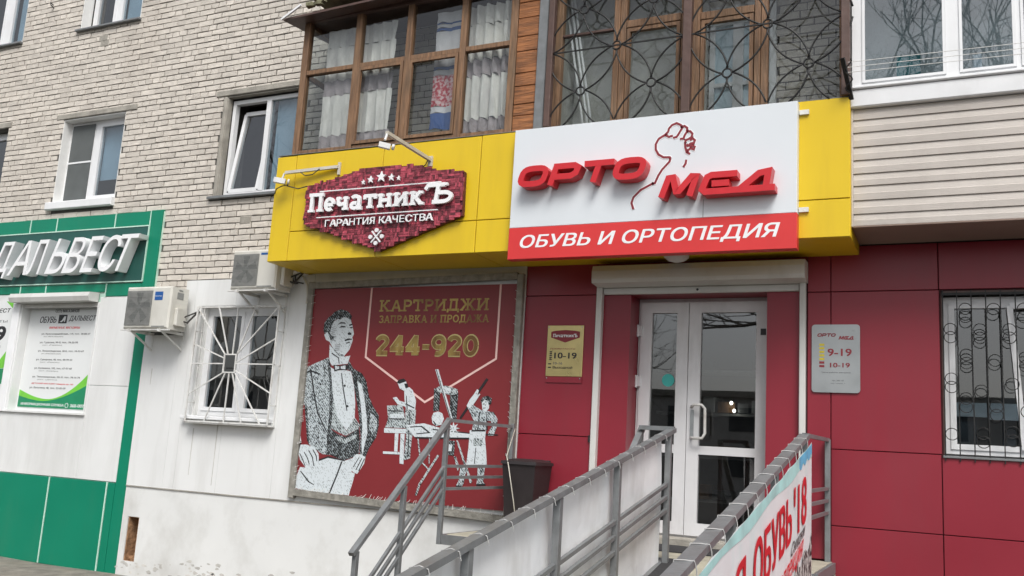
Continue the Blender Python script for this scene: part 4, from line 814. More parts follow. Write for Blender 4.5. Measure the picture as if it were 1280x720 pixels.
for nm, z0, z1, m in (('blue_band', 5.02, 5.20, 'clothb'), ('white_band', 5.20, 5.27, 'clothw'), ('pattern_band', 5.27, 5.62, 'clothr'), ('white_band', 5.62, 5.68, 'clothw'), ('blue_band', 5.68, 5.72, 'clothb'), ('white_band', 5.72, 6.12, 'clothw'), ('blue_band', 6.12, 6.16, 'clothb'), ('white_band', 6.16, 6.20, 'clothw'), ('blue_band', 6.20, 6.22, 'clothb'), ('white_band', 6.22, 6.34, 'clothw')):
    random.seed(5); o = sheet(nm, -5.01, -4.70, z0, z1, -.60, .012, 1, M[m], 'x', 'x', nz=2); del o['label']; del o['category']; o.parent = tw; o.location = o.location - tw.location
tag(B('teal_cloth', -.46, -.27, -.32, -.30, 4.96, 5.34, M['tealcloth']), 'teal cloth standing behind the first pane of the white balcony', 'cloth')
tag(B('white_canister', .13, .2, -.45, -.38, 4.95, 5.22, M['paper'], None, .01), 'white box behind the second pane of the white balcony', 'box')
q = MB(); q.cyl((-.62, -.45, 4.946), (-.62, -.45, 5.03), .055, 16); q.cyl((-.62, -.45, 5.03), (-.62, -.45, 5.05), .06, 16); tag(q.build('storage_tub', M['camwhite']), 'small round tub at the left corner inside the white balcony', 'tub')

# wrought iron grille
gr = thing('balcony_grille', (-2.2, -.75, 4.85), 'black wrought iron grille of leaf loops and rings between brown posts over the silver sign', 'grille')
for a, b in ((-3.61, -3.55), (-2.25, -2.17), (-.87, -.80)): B('post', a, b, -.79, -.72, 4.853, 6.6, M['brownpaint'], gr, .006)
ox, oz, sx, sz, yg = -3.60, 4.77, .352, .418, -.755
for i in range(9):
    for j in range(6):
        if (i + j) % 2: continue
        x, z = ox + i * sx, oz + j * sz
        if 0 < i < 8 and i != 4 and z > 4.9:
            q = MB(); q.tube([(x + .042 * math.cos(a * .524), yg, z + .042 * math.sin(a * .524)) for a in range(12)], .009, 6, True); q.build('ring', M['iron'], gr, True)
        for di in (1, -1):
            i2, j2 = i + di, j + 1
            if not 0 <= i2 <= 8 or j2 > 5 or (i < 4 < i2) or (i2 < 4 < i): continue
            x2, z2 = ox + i2 * sx, oz + j2 * sz; q = MB(); d = Vector((x2 - x, z2 - z)); n = Vector((-d.y, d.x)).normalized()
            for sg in (-1, 1):
                pts = []
                for k in range(11):
                    t = .06 + .88 * k / 10; p = Vector((x, z)) + d * t + n * sg * (.02 + .115 * math.sin(math.pi * t) ** .8) * .74
                    if p.y > 4.83: pts.append((p.x, yg + .004 * sg, p.y))
                if len(pts) > 1: q.tube(pts, .0085, 6)
            if q.v: q.build('leaf_loop', M['iron'], gr, True)
for z in (oz + 2 * sz, oz + 4 * sz):
    for a, b in ((-3.55, -2.25), (-2.17, -.87)): q = MB(); q.bar((a, yg - .004, z), (b, yg - .004, z), .012); q.build('bar', M['iron'], gr)

# silver + red shop sign
sg = thing('shop_sign', (-2.54, -.8, 3.53), 'large silver and red shop sign ОРТО МЕД with a foot outline on the yellow canopy', 'sign')
B('board', -3.868, -1.213, -.85, -.755, 3.838, 4.818, M['signwhite'], sg, .004); B('red_board', -3.870, -1.211, -.853, -.755, 3.531, 3.836, M['signred'], sg, .004)
text('lettering', 'ОБУВЬ И ОРТОПЕДИЯ', -3.745, -1.345, 3.613, 3.762, -.8545, M['white'], sg, .018, .001, .22)
def logo(mb, x0, x1, z0, z1, yf, yb_, word, sh=.32, wk=1):
    n = {'О': 1.0, 'Р': 1.0, 'Т': .95, 'М': 1.12, 'Є': 1.0, 'Д': 1.1}; H = z1 - z0; gap = .06; W_ = sum(n[c] for c in word) + gap * (len(word) - 1) ; s = (x1 - x0 - sh * H * .8) / W_; cx = x0; t = .058 * wk * H / .21; k = 0
    for c in word:
        w_ = n[c] * s
        def P(u, v): return (cx + u * w_ + sh * v * H, z0 + v * H)
        m = .135; out = []
        if c == 'О': out = [([P(.5 + .40 * (abs(math.cos(a_)) ** .62) * (1 if math.cos(a_) > 0 else -1), .5 + (.5 - m) * (abs(math.sin(a_)) ** .62) * (1 if math.sin(a_) > 0 else -1)) for a_ in [k2 * math.pi / 10 + .05 for k2 in range(20)]], True)]
        if c == 'Р': out = [([P(.13, -.002), P(.13, .96)], False), ([P(.05, 1 - m), P(.74, 1 - m), P(.88, .76), P(.86, .50), P(.72, .38), P(.1, .38)], False)]
        if c == 'Т': out = [([P(.0, 1 - m), P(1.0, 1 - m)], False), ([P(.5, 1 - m), P(.5, 0)], False)]
        if c == 'М': out = [([P(.12, 0), P(.14, .86), P(.26, .88), P(.47, .25), P(.55, .25), P(.76, .88), P(.88, .86), P(.88, 0)], False)]
        if c == 'Є': out = [([P(1.0, 1 - m), P(.26, 1 - m), P(.15, .78), P(.12, .25), P(.24, m), P(.98, m)], False), ([P(.35, .48), P(.85, .48)], False)]
        if c == 'Д': out = [([P(-.14, m + .006), P(1.05, m + .006)], False), ([P(.14, m), P(.52, .80), P(.74, .86), P(.82, m)], False)]
        for pts, cl in out: mb.ribbon(pts, t, yf - .0005 * (k % 4), yb_, cl); k += 1
        cx += w_ + gap * s
for nm, wd_, x0, x1, z0, z1 in (('raised_word', 'ОРТО', -3.775, -2.475, 4.195, 4.400), ('raised_word', 'МЄД', -2.385, -1.345, 4.005, 4.205)):
    q = MB(); logo(q, x0, x1, z0, z1, -.975, -.851, wd_); q.build(nm, M['letterred'], sg)
q = MB(); q2 = MB()
for L in FOOT:
    q.ribbon(L, .020, -.8545, -.8505); q2.ribbon(L, .034, -.8525, -.8501)
q.build('foot_outline', M['maroon'], sg); q2.build('foot_halo', M['white'], sg)
B('seam', -2.003, -1.999, -.8508, -.85, 3.84, 4.0, M['greytext'], sg)

# tile-clad sign
s2 = thing('shop_sign', (-5.4, -.76, 3.69), 'shield shaped red tile sign ПечатникЪ with stars on the left of the yellow canopy', 'sign')
OUT = [(-6.37, 4.455), (-6.25, 4.462), (-6.02, 4.505), (-5.86, 4.545), (-5.72, 4.572), (-5.38, 4.590), (-5.0, 4.572), (-4.83, 4.535), (-4.72, 4.49), (-4.43, 4.462), (-4.42, 4.01), (-5.37, 3.69), (-6.375, 4.025)]
q = MB(); q.prism(OUT, -.80, -.752); q.build('board', M['tilered'], s2)
def inside(x, z):
    c = False; n = len(OUT)
    for i in range(n):
        x1, z1 = OUT[i]; x2, z2 = OUT[i - 1]
        if (z1 > z) != (z2 > z) and x < (x2 - x1) * (z - z1) / (z2 - z1) + x1: c = not c
    return c
random.seed(21); q = MB(); z = 3.68
while z < 4.62:
    x = -6.42; vert = False
    rowh = .048
    while x < -4.38:
        blk = random.choice(['h', 'h', 'v'])
        if blk == 'v':
            n_ = random.randint(2, 5)
            for i in range(n_):
                if inside(x + .010, z + rowh / 2): q.box(x + .001, x + .0185, -.811 - random.uniform(0, .006), -.80, z + .001, z + rowh - .001, random.random() ** 1.2)
                x += .0195
        else:
            w_ = random.uniform(.04, .07)
            for k in range(2):
                if inside(x + w_ / 2, z + rowh * (.25 + .5 * k)): q.box(x + .001, x + w_ - .001, -.810 - random.uniform(0, .006), -.80, z + rowh * .5 * k + .001, z + rowh * .5 * (k + 1) - .001, random.random() ** 1.2)
            x += w_
    z += rowh
o = q.build('tile_facing', M['tilered'], s2, tone=True); o['kind'] = 'stuff'
q = MB(); serif(q, 'Печатник', -6.285, -4.845, 4.133, .205, -.865, .03, .19); q.build('raised_word', M['white'], s2)
q = MB(); serif(q, 'Ъ', -4.835, -4.50, 4.138, .205, -.8655, .03, .195, .10); q.build('raised_letter', M['white'], s2)
text('lettering', 'ГАРАНТИЯ КАЧЕСТВА', -6.05, -4.73, 3.965, 4.042, -.850, M['white'], s2, .012, .02)
q = MB(); q.box(-6.16, -4.665, -.85, -.835, 4.355, 4.365); q.box(-6.17, -4.68, -.85, -.835, 4.068, 4.078); q.build('rule', M['white'], s2)
for cx0, cz0, r in ((-5.39, 4.467, .062), (-5.52, 4.447, .042), (-5.61, 4.425, .027), (-5.265, 4.452, .042), (-5.175, 4.438, .027)):
    q = MB(); q.prism([(cx0 + (r if k % 2 == 0 else r * .42) * math.cos(math.pi / 2 + k * math.pi / 5), cz0 + (r if k % 2 == 0 else r * .42) * math.sin(math.pi / 2 + k * math.pi / 5)) for k in range(10)], -.85, -.83); q.build('star', M['white'], s2)
q = MB(); cx0, cz0 = -5.39, 3.83
q.ribbon([(cx0 - .055, cz0 - .06), (cx0 + .055, cz0 + .06)], .014, -.8502, -.83); q.ribbon([(cx0 - .055, cz0 + .06), (cx0 + .055, cz0 - .06)], .014, -.8498, -.83)
for dx, dz in ((0, .068), (0, -.068), (.07, 0), (-.07, 0)): q.cyl((cx0 + dx, -.83, cz0 + dz), (cx0 + dx, -.85, cz0 + dz), .022, 14)
q.build('emblem', M['white'], s2)

# green shop sign
s3 = thing('shop_sign', (-11, -.03, 3.62), 'dark green board with big slanted white letters ДАЛЬВЕСТ at the left', 'sign')
B('board', -13.6, -9.495, -.062, -.031, 3.632, 4.352, M['dkgreen'], s3, .003)
q = MB(); ring(q, -13.62, -9.475, 3.617, 4.367, -.068, -.0305, .0145); q.build('edge_strip', M['mintstrip'], s3)
word = 'ДАЛЬВЕСТ'; pos = [(-12.36, -11.86), (-11.93, -11.52), (-11.54, -11.16), (-11.16, -10.80), (-10.83, -10.45), (-10.48, -10.12), (-10.15, -9.79), (-9.82, -9.47)]
for ci, (c, (a, b)) in enumerate(zip(word, pos)):
    vs, fs = fontmesh(c, .0, .5); vs = [(u + .45 * v, v, d) for u, v, d in vs]
    ax, bx = min(v[0] for v in vs), max(v[0] for v in vs); az, bz = min(v[1] for v in vs), max(v[1] for v in vs)
    z0 = 3.735 - (.035 if c == 'Д' else 0); b2 = b + .015
    q = [(a + (u - ax) / (bx - ax) * (b2 - a), -.21 - .0013 * ci + (.5 - d) * .1475, z0 + (v - az) / (bz - az) * (4.215 - z0)) for u, v, d in vs]
    mk('raised_letter', q, fs, M['white'], s3)

# posters
def poster_art(root, x0, x1, z0, z1, y):
    W_, H = x1 - x0, z1 - z0
    X = lambda u: x0 + u * W_; Z = lambda v: z1 - v * H
    text('lettering', 'СЕТЬ МАГАЗИНОВ', X(.36), X(.70), Z(.062), Z(.03), y, M['black'], root, .01)
    text('lettering', 'ОБУВЬ', X(.15), X(.39), Z(.165), Z(.10), y, M['black'], root, .01, .001, .25); text('lettering', 'ДАЛЬВЕСТ', X(.57), X(.95), Z(.155), Z(.095), y, M['black'], root, .01, .001, .25)
    B('logo_square', X(.42), X(.54), y - .0006, y + .001, Z(.17), Z(.085), M['black'], root)
    q = MB(); q.prism([(X(.44), Z(.155)), (X(.47), Z(.14)), (X(.50), Z(.10)), (X(.525), Z(.10)), (X(.515), Z(.155)), (X(.50), Z(.155)), (X(.505), Z(.135)), (X(.47), Z(.158))], y - .0012, y); q.build('logo_mark', M['paper'], root)
    text('lettering', 'ФИРМЕННЫЕ МАГАЗИНЫ', X(.30), X(.74), Z(.225), Z(.20), y, M['printred'], root, .005)
    L = ['ул. Красноармейская, 119, тел.: 38-88-07', 'ул. Гудкова, 99-б, тел.: 78-20-98', 'ул. Ленинградская, 28-Б, тел.: 34-53-67', 'ул. Суворова, 48, тел.: 88-99-53', 'ул. Калинина, 102, тел.: 67-07-68', 'ул. Тихоокеанская, 201-Б, тел.: 78-16-78']
    Wd = [.70, .55, .66, .52, .54, .68]
    for i, (s_, w_) in enumerate(zip(L, Wd)):
        v = .265 + i * .085; text('lettering', s_, X(.20 - i * .008), X(.20 - i * .008 + w_), Z(v + .022), Z(v), y, M['greytext'], root, .004)
        text('lettering', ['(ост. «Магистральная»)', '(ост. «Гаражи»)', '(ост. «Комсомольская»)', '(ост. «Рынок»)', '(ост. «Сквер»)', '(ост. «Депо»)'][i], X(.24), X(.24 + .28), Z(v + .045), Z(v + .03), y, M['greytext'], root)
    text('lettering', 'ДЕТСКИЙ МАГАЗИН товаров до 160', X(.16), X(.76), Z(.775), Z(.755), y, M['printred'], root, .004); text('lettering', 'ул. Ватутина, 48, тел.: 53-05-09', X(.14), X(.66), Z(.82), Z(.797), y, M['greytext'], root, .004)
    def band(top, bot, m, yy, n):
        q = MB(); k = 24
        t_ = [(X(i / k), Z(top(i / k))) for i in range(k + 1)]; b_ = [(X(i / k), Z(bot(i / k))) for i in range(k + 1)]
        for i in range(k): q.prism([t_[i], t_[i + 1], b_[i + 1], b_[i]], yy, y + .0008)
        q.build(n, M[m], root)
    c1 = lambda u: .83 + .085 * math.sin(min(1, u / .42) * math.pi / 2) if u < .42 else .915 - .30 * ((u - .42) / .58) ** 1.9
    c2 = lambda u: .89 + .045 * math.sin(min(1, u / .36) * math.pi / 2) if u < .36 else .935 - .19 * ((u - .36) / .64) ** 1.7
    band(c1, c2, 'posterlime', y - .0004, 'lime_swoosh'); band(lambda u: c2(u) - .001, lambda u: 1.0, 'postergreen', y - .0002, 'green_base')
    text('lettering', 'ИНФОРМАЦИОННАЯ СЛУЖБА', X(.05), X(.67), Z(.985), Z(.955), y - .001, M['paper'], root, .014); text('lettering', '360-007', X(.76), X(.95), Z(.983), Z(.953), y - .001, M['paper'], root, .014)
    q = MB(); q.tube([(X(.71) + .03 * math.cos(a * .52), y - .001, Z(.968) + .03 * math.sin(a * .52)) for a in range(12)], .004, 5, True); q.build('phone_symbol', M['paper'], root)
p1 = thing('poster', (-11.0, .06, 1.95), 'white and green address poster in the recessed niche under the roller box', 'poster')
B('sheet', -11.66, -10.30, .060, .068, 1.955, 3.335, M['paper'], p1); poster_art(p1, -11.66, -10.30, 1.955, 3.335, .0592)
p2 = thing('poster', (-12.5, -.05, 2.0), 'opening hours poster cut off by the left edge of the photo', 'poster')
B('sheet', -13.2, -11.90, -.056, -.049, 2.25, 3.40, M['paper'], p2)
text('lettering', 'ДАЛЬВЕСТ', -12.6, -11.93, 3.23, 3.30, -.0575, M['black'], p2, .01, .001, .25); text('lettering', 'ЧАСЫ РАБОТЫ', -12.9, -11.97, 3.10, 3.135, -.0575, M['greytext'], p2)
text('lettering', '9-19', -12.72, -11.965, 2.84, 3.05, -.0575, M['black'], p2, .03); text('lettering', 'ВЫХОДНЫЕ', -12.8, -12.03, 2.745, 2.775, -.0575, M['greytext'], p2); text('lettering', '9-18', -12.62, -12.02, 2.52, 2.68, -.0575, M['black'], p2, .03)
q = MB(); q.prism([(-13.2, 2.25), (-11.9, 2.25), (-11.9, 2.46), (-13.2, 2.38)], -.0572, -.0555); q.build('green_base', M['postergreen'], p2); q = MB(); q.prism([(-12.3, 2.435), (-11.9, 2.465), (-11.9, 2.70), (-12.05, 2.53)], -.0574, -.0555); q.prism([(-12.05, 3.40), (-11.9, 3.40), (-11.9, 3.3)], -.0574, -.0555); q.build('lime_swoosh', M['posterlime'], p2)
# roller shutter boxes
rs = thing('roller_shutter', (-11, -.1, 3.35), 'white roller shutter box above the address poster niche', 'shutter')
q = MB(); pr = [(-.20, 3.36), (-.22, 3.42), (-.20, 3.475), (-.05, 3.49), (-.049, 3.36)]
q.add([(x, y, z) for x in (-11.80, -10.24) for y, z in pr], [(0, 1, 2, 3, 4), (9, 8, 7, 6, 5)] + [(i, 5 + i, 5 + (i + 1) % 5, (i + 1) % 5) for i in range(5)]); q.build('box', M['shutter'], rs); B('bottom_slat', -11.70, -10.24, -.045, -.02, 3.30, 3.358, M['shutter'], rs)
B('side_strip', -11.86, -11.72, -.085, -.049, 1.88, 3.36, M['white'], rs, .004)
r2s = thing('roller_shutter', (-2.22, -.1, 3.35), 'pale roller shutter box with side rails round the shop doors', 'shutter')
q = MB(); pr = [(-.25, 3.405), (-.262, 3.44), (-.262, 3.52), (-.24, 3.575), (-.054, 3.58), (-.054, 3.39)]
q.add([(x, y, z) for x in (-3.235, -1.235) for y, z in pr], [(0, 1, 2, 3, 4, 5), (11, 10, 9, 8, 7, 6)] + [(i, 6 + i, 6 + (i + 1) % 6, (i + 1) % 6) for i in range(6)]); q.build('box', M['shutter'], r2s)
B('end_slat', -3.18, -1.31, -.06, -.022, 3.325, 3.388, M['shutter'], r2s, .006)
q = MB(); q.cyl((-2.24, -.064, 3.355), (-2.24, -.05, 3.355), .012, 10); q.build('lock', M['black'], r2s)
for a, b in ((-3.245, -3.185), (-1.305, -1.25)): B('guide_rail', a, b, -.085, -.021, 1.0, 3.40, M['shutter'], r2s, .006)
# soffit lamp under canopy
q = MB(); q.tube([(-2.36, -.38, 3.637), (-2.36, -.38, 3.60), (-2.36, -.38, 3.57), (-2.36, -.38, 3.555)], [.12, .115, .08, .03], 20); tag(q.build('ceiling_lamp', M['camwhite'], None, True), 'round white lamp under the yellow canopy above the doors, unlit', 'lamp')

# sunburst window grille
wg = thing('window_grille', (-7.7, -.1, 1.93), 'white sunburst cage grille over the small ground floor window', 'grille')
yg = -.20; x0, x1, z0, z1 = -8.34, -7.08, 1.87, 3.25
q = MB(); ring(q, x0, x1, z0, z1, yg - .008, yg + .008, .018); q.build('outer_frame', M['whitesteel'], wg)
cx0, cx1, cz0, cz1 = -7.83, -7.64, 2.455, 2.68
q = MB(); ring(q, cx0, cx1, cz0, cz1, yg - .012, yg + .004, .014); q.build('centre_square', M['whitesteel'], wg)
rays = [((cx0, cz1), (x0, z1)), ((cx0 + .05, cz1), (-8.0, z1)), ((cx0 + .12, cz1), (-7.70, z1)), ((cx1, cz1), (-7.43, 3.25)), ((cx1, cz1), (x1, z1)), ((cx1, cz1 - .1), (x1, 2.87)), ((cx1, cz0 + .11), (x1, 2.565)), ((cx1, cz0 + .03), (x1, 2.23)), ((cx1, cz0), (-7.19, z0)), ((cx1 - .04, cz0), (-7.47, z0)), ((cx1 - .09, cz0), (-7.735, z0)), ((cx0 + .04, cz0), (-8.04, z0)), ((cx0, cz0), (x0, 2.19)), ((cx0, cz0 + .11), (x0, 2.56)), ((cx0, cz1 - .05), (x0, 2.80)), ((cx0 + .1, cz1), (-7.735, z0))]
for a, b in rays[:15]: q = MB(); q.bar((a[0], yg, a[1]), (b[0], yg, b[1]), .013); q.build('ray_bar', M['whitesteel'], wg)
for x in (x0, x1):
    for z in (z0, 2.1, 2.56, 2.95, z1): q = MB(); q.bar((x + (.009 if x == x0 else -.009), yg, z), (x + (.009 if x == x0 else -.009), -.076, z), .012); q.build('wall_tie', M['whitesteel'], wg)
for x in (x0 + .009, x1 - .009): q = MB(); q.bar((x, -.09, z0), (x, -.09, z1), .012); q.build('wall_bar', M['whitesteel'], wg)
B('bottom_shelf', x0, x1, yg, -.078, z0 - .014, z0 - .002, M['whitesteel'], wg)
# ring pattern grille
rg = thing('window_grille', (.6, -.06, 1.93), 'black bar grille with small rings over the red shop window at the right', 'grille')
yg = -.065
for i in range(17): q = MB(); q.bar((-.14 + .108 * i, yg, 1.88), (-.14 + .108 * i, yg, 3.30), .009); q.build('bar', M['iron'], rg)
for z in (1.93, 3.27): q = MB(); q.bar((-.15, yg + .008, z), (1.62, yg + .008, z), .012, .02); q.build('cross_rail', M['iron'], rg)
rings = [(-.085, 2.935), (.135, 2.93), (.24, 3.135), (.03, 3.105), (-.085, 2.52), (.135, 2.46), (.24, 2.30), (.02, 2.36), (-.09, 2.10), (.14, 2.08), (.35, 2.93), (.36, 2.52), (.35, 2.1), (.03, 2.72), (.24, 2.71), (.46, 3.1), (.46, 2.7), (.46, 2.3)]
rings += [(x + .65, z) for x, z in rings]
for k, (x, z) in enumerate(rings):
    q = MB()
    for dz in ((-.034, .034) if k % 3 != 2 else (0,)): q.tube([(x + .048 * math.cos(a * .449), yg - .012, z + dz + .048 * math.sin(a * .449)) for a in range(14)], .0038, 5, True)
    q.build('ring', M['iron'], rg, True)

# big red banner with print
bn = thing('wall_banner', (-5.4, -.08, 1.1), 'large dark red vinyl banner printed with an engraved gentleman and printers, phone 244-920', 'banner')
B('sheet', -6.69, -4.10, -.092, -.085, 1.165, 3.45, M['bannerred'], bn)
for a, b, c, d, nm in ((-6.765, -6.69, 1.10, 3.53, 'frame_post'), (-4.105, -4.035, 1.03, 3.55, 'frame_post')): B(nm, a, b, -.125, -.067, c, d, M['frame'], bn, .006)
q = MB(); q.bar((-6.69, -.10, 3.485), (-4.105, -.10, 3.53), .06, .07); q.build('frame_rail', M['frame'], bn); q = MB(); q.bar((-6.69, -.10, 1.165), (-4.105, -.10, 1.085), .06, .07); q.build('frame_rail', M['frame'], bn)
q = MB()
for i in range(70):
    t = random.random(); x = -6.68 + 2.57 * t; zb = 1.20 - .08 * t; q.bar((x, -.135, zb), (x + random.uniform(-.03, .03), -.09, zb + random.uniform(.01, .05)), .003)
for i in range(26): z = random.uniform(1.2, 3.4); q.bar((-4.09, -.13, z), (-4.13, -.095, z + .02), .003); q.bar((-6.70, -.13, z), (-6.665, -.095, z + .02), .003)
o = q.build('lacing', M['whitesteel'], bn); o['kind'] = 'stuff'
q = MB(); q.ribbon([(-5.906, 3.45), (-5.909, 2.674), (-5.112, 2.205), (-4.305, 2.672), (-4.303, 3.45)], .022, -.0935, -.092); q.build('outline_print', M['pink'], bn)
for wd_, a, b, c, h in (('КАРТРИДЖИ', -5.786, -4.425, 3.178, .128), ('ЗАПРАВКА И ПРОДАЖА', -5.776, -4.415, 3.052, .082)):
    q = MB(); serif(q, wd_, a, b, c, h, -.0932, .001, .175); q.build('lettering', M['gold'], bn)
q = MB(); serif(q, '244-920', -5.79, -4.52, 2.703, .207, -.0955, .001, .2); q.build('lettering', M['gold'], bn)
q = MB(); serif(q, '244-920', -5.795, -4.515, 2.698, .217, -.0928, .0005, .28); q.build('letter_outline', M['goldplate'], bn)
KM = {'w': 'pw', 'g': 'pg', 's': 'ps', 'd': 'pd', 'k': 'black'}
for i, (k, pts) in enumerate(PRINT):
    q = MB(); pts = [(min(max(x, -6.688), -4.106), max(z, 1.167 - .0)) for x, z in pts]; q.prism(pts, -.0925 - .00006 * (i + 1), -.092)
    q.build('printed_shape', M[KM[k]], bn)

q = MB()
for (x, z, L_, dx) in [(-6.40, 3.00 - .022 * k, .05 + .012 * (k % 3), .012) for k in range(8)] + [(-6.30, 3.17 - .012 * k, .04, .01) for k in range(3)] + [(-6.33, 2.80 - .02 * k, .07, .01) for k in range(4)]:
    q.prism([(x, z), (x + L_, z + dx), (x + L_, z + dx + .003), (x, z + .005)], -.0985, -.0975)
o = q.build('hatching', M['greytext'], bn); o['kind'] = 'stuff'
# plates
gp = thing('hours_plate', (-3.56, -.06, 2.44), 'gold opening hours plate 10-19 with red strip, beside the doors on the left', 'sign')
B('plate', -3.756, -3.368, -.066, -.0555, 2.507, 3.018, M['goldplate'], gp, .003); B('lower_strip', -3.752, -3.368, -.064, -.0555, 2.446, 2.505, M['red'], gp)
q = MB(); q.prism([(-3.715, 2.955), (-3.66, 2.965), (-3.56, 2.972), (-3.46, 2.965), (-3.405, 2.955), (-3.405, 2.895), (-3.56, 2.845), (-3.715, 2.895)], -.0665, -.0655); q.build('shield_print', M['maroon'], gp)
q = MB(); serif(q, 'ПечатникЪ', -3.695, -3.43, 2.90, .032, -.0675, .0008, .2); q.build('lettering', M['paper'], gp)
text('lettering', 'РЕЖИМ РАБОТЫ', -3.715, -3.45, 2.775, 2.79, -.067, M['maroon'], gp)
q = MB(); serif(q, '10-19'.replace('1', 'I') if False else '0-', -3.60, -3.535, 2.685, .065, -.067, .001, .2)
text('lettering', '10-19', -3.67, -3.43, 2.685, 2.745, -.067, M['black'], gp, .02); text('lettering', '10-16', -3.675, -3.58, 2.625, 2.65, -.067, M['greytext'], gp, .01); text('lettering', 'Выходной', -3.68, -3.47, 2.58, 2.61, -.067, M['black'], gp, .01)
for k in range(5): B('day_mark', -3.722, -3.695, -.067, -.066, 2.67 + k * .019, 2.682 + k * .019, M['black'], gp)
for k in range(2): B('day_mark', -3.732, -3.70, -.067, -.066, 2.59 + k * .035, 2.602 + k * .035, M['black'], gp)
q = MB()
for x, z in ((-3.74, 2.49), (-3.385, 2.49), (-3.74, 3.0), (-3.385, 3.0)): q.cyl((x, -.066, z), (x, -.071, z), .006, 8)
q.build('screws', M['silver'], gp)
sp = thing('hours_plate', (-1.0, -.06, 2.41), 'silver rounded opening hours plate 9-19 on the red wall right of the doors', 'sign')
c = []; x0, x1, z0, z1, r = -1.199, -.797, 2.416, 3.013, .028
for (cx0, cz0), a0 in (((x1 - r, z1 - r), 0), ((x0 + r, z1 - r), 90), ((x0 + r, z0 + r), 180), ((x1 - r, z0 + r), 270)): c += arc(cx0, cz0, r, r, a0, a0 + 90, 5)
q = MB(); q.prism(c, -.068, -.0555); q.build('plate', M['silver'], sp)
q = MB(); logo(q, -1.155, -.995, 2.905, 2.935, -.0695, -.068, 'ОРТО'); logo(q, -.975, -.845, 2.88, 2.91, -.0695, -.068, 'МЄД'); q.build('lettering', M['maroon'], sp)
text('lettering', '9-19', -1.065, -.865, 2.735, 2.80, -.0692, M['maroon'], sp, .02); text('lettering', '10-19', -1.045, -.88, 2.635, 2.675, -.0692, M['maroon'], sp, .02)
text('lettering', 'Часы работы магазина', -1.115, -.875, 2.583, 2.597, -.0692, M['greytext'], sp); text('lettering', 'тел. 200-105', -1.03, -.93, 2.515, 2.527, -.0692, M['greytext'], sp); text('lettering', 'пер. Новый, 7', -1.04, -.92, 2.49, 2.50, -.0692, M['greytext'], sp)
for k in range(7): o = B('day_mark', -1.135, -1.092, -.0692, -.068, 2.635 + k * .0315, 2.655 + k * .0315, M['yy' if k > 1 else 'maroon'], sp)
q = MB()
for x, z in ((-1.15, 2.965), (-.85, 2.965)): q.cyl((x, -.068, z), (x, -.074, z), .008, 8)
q.build('screws', M['silver'], sp)
q = MB(); q.box(-3.27, -3.25, -.07, -.05, 1.88, 1.945); tag(q.build('door_stop', M['black']), 'small black clip on the red wall left of the shutter rail', 'clip')

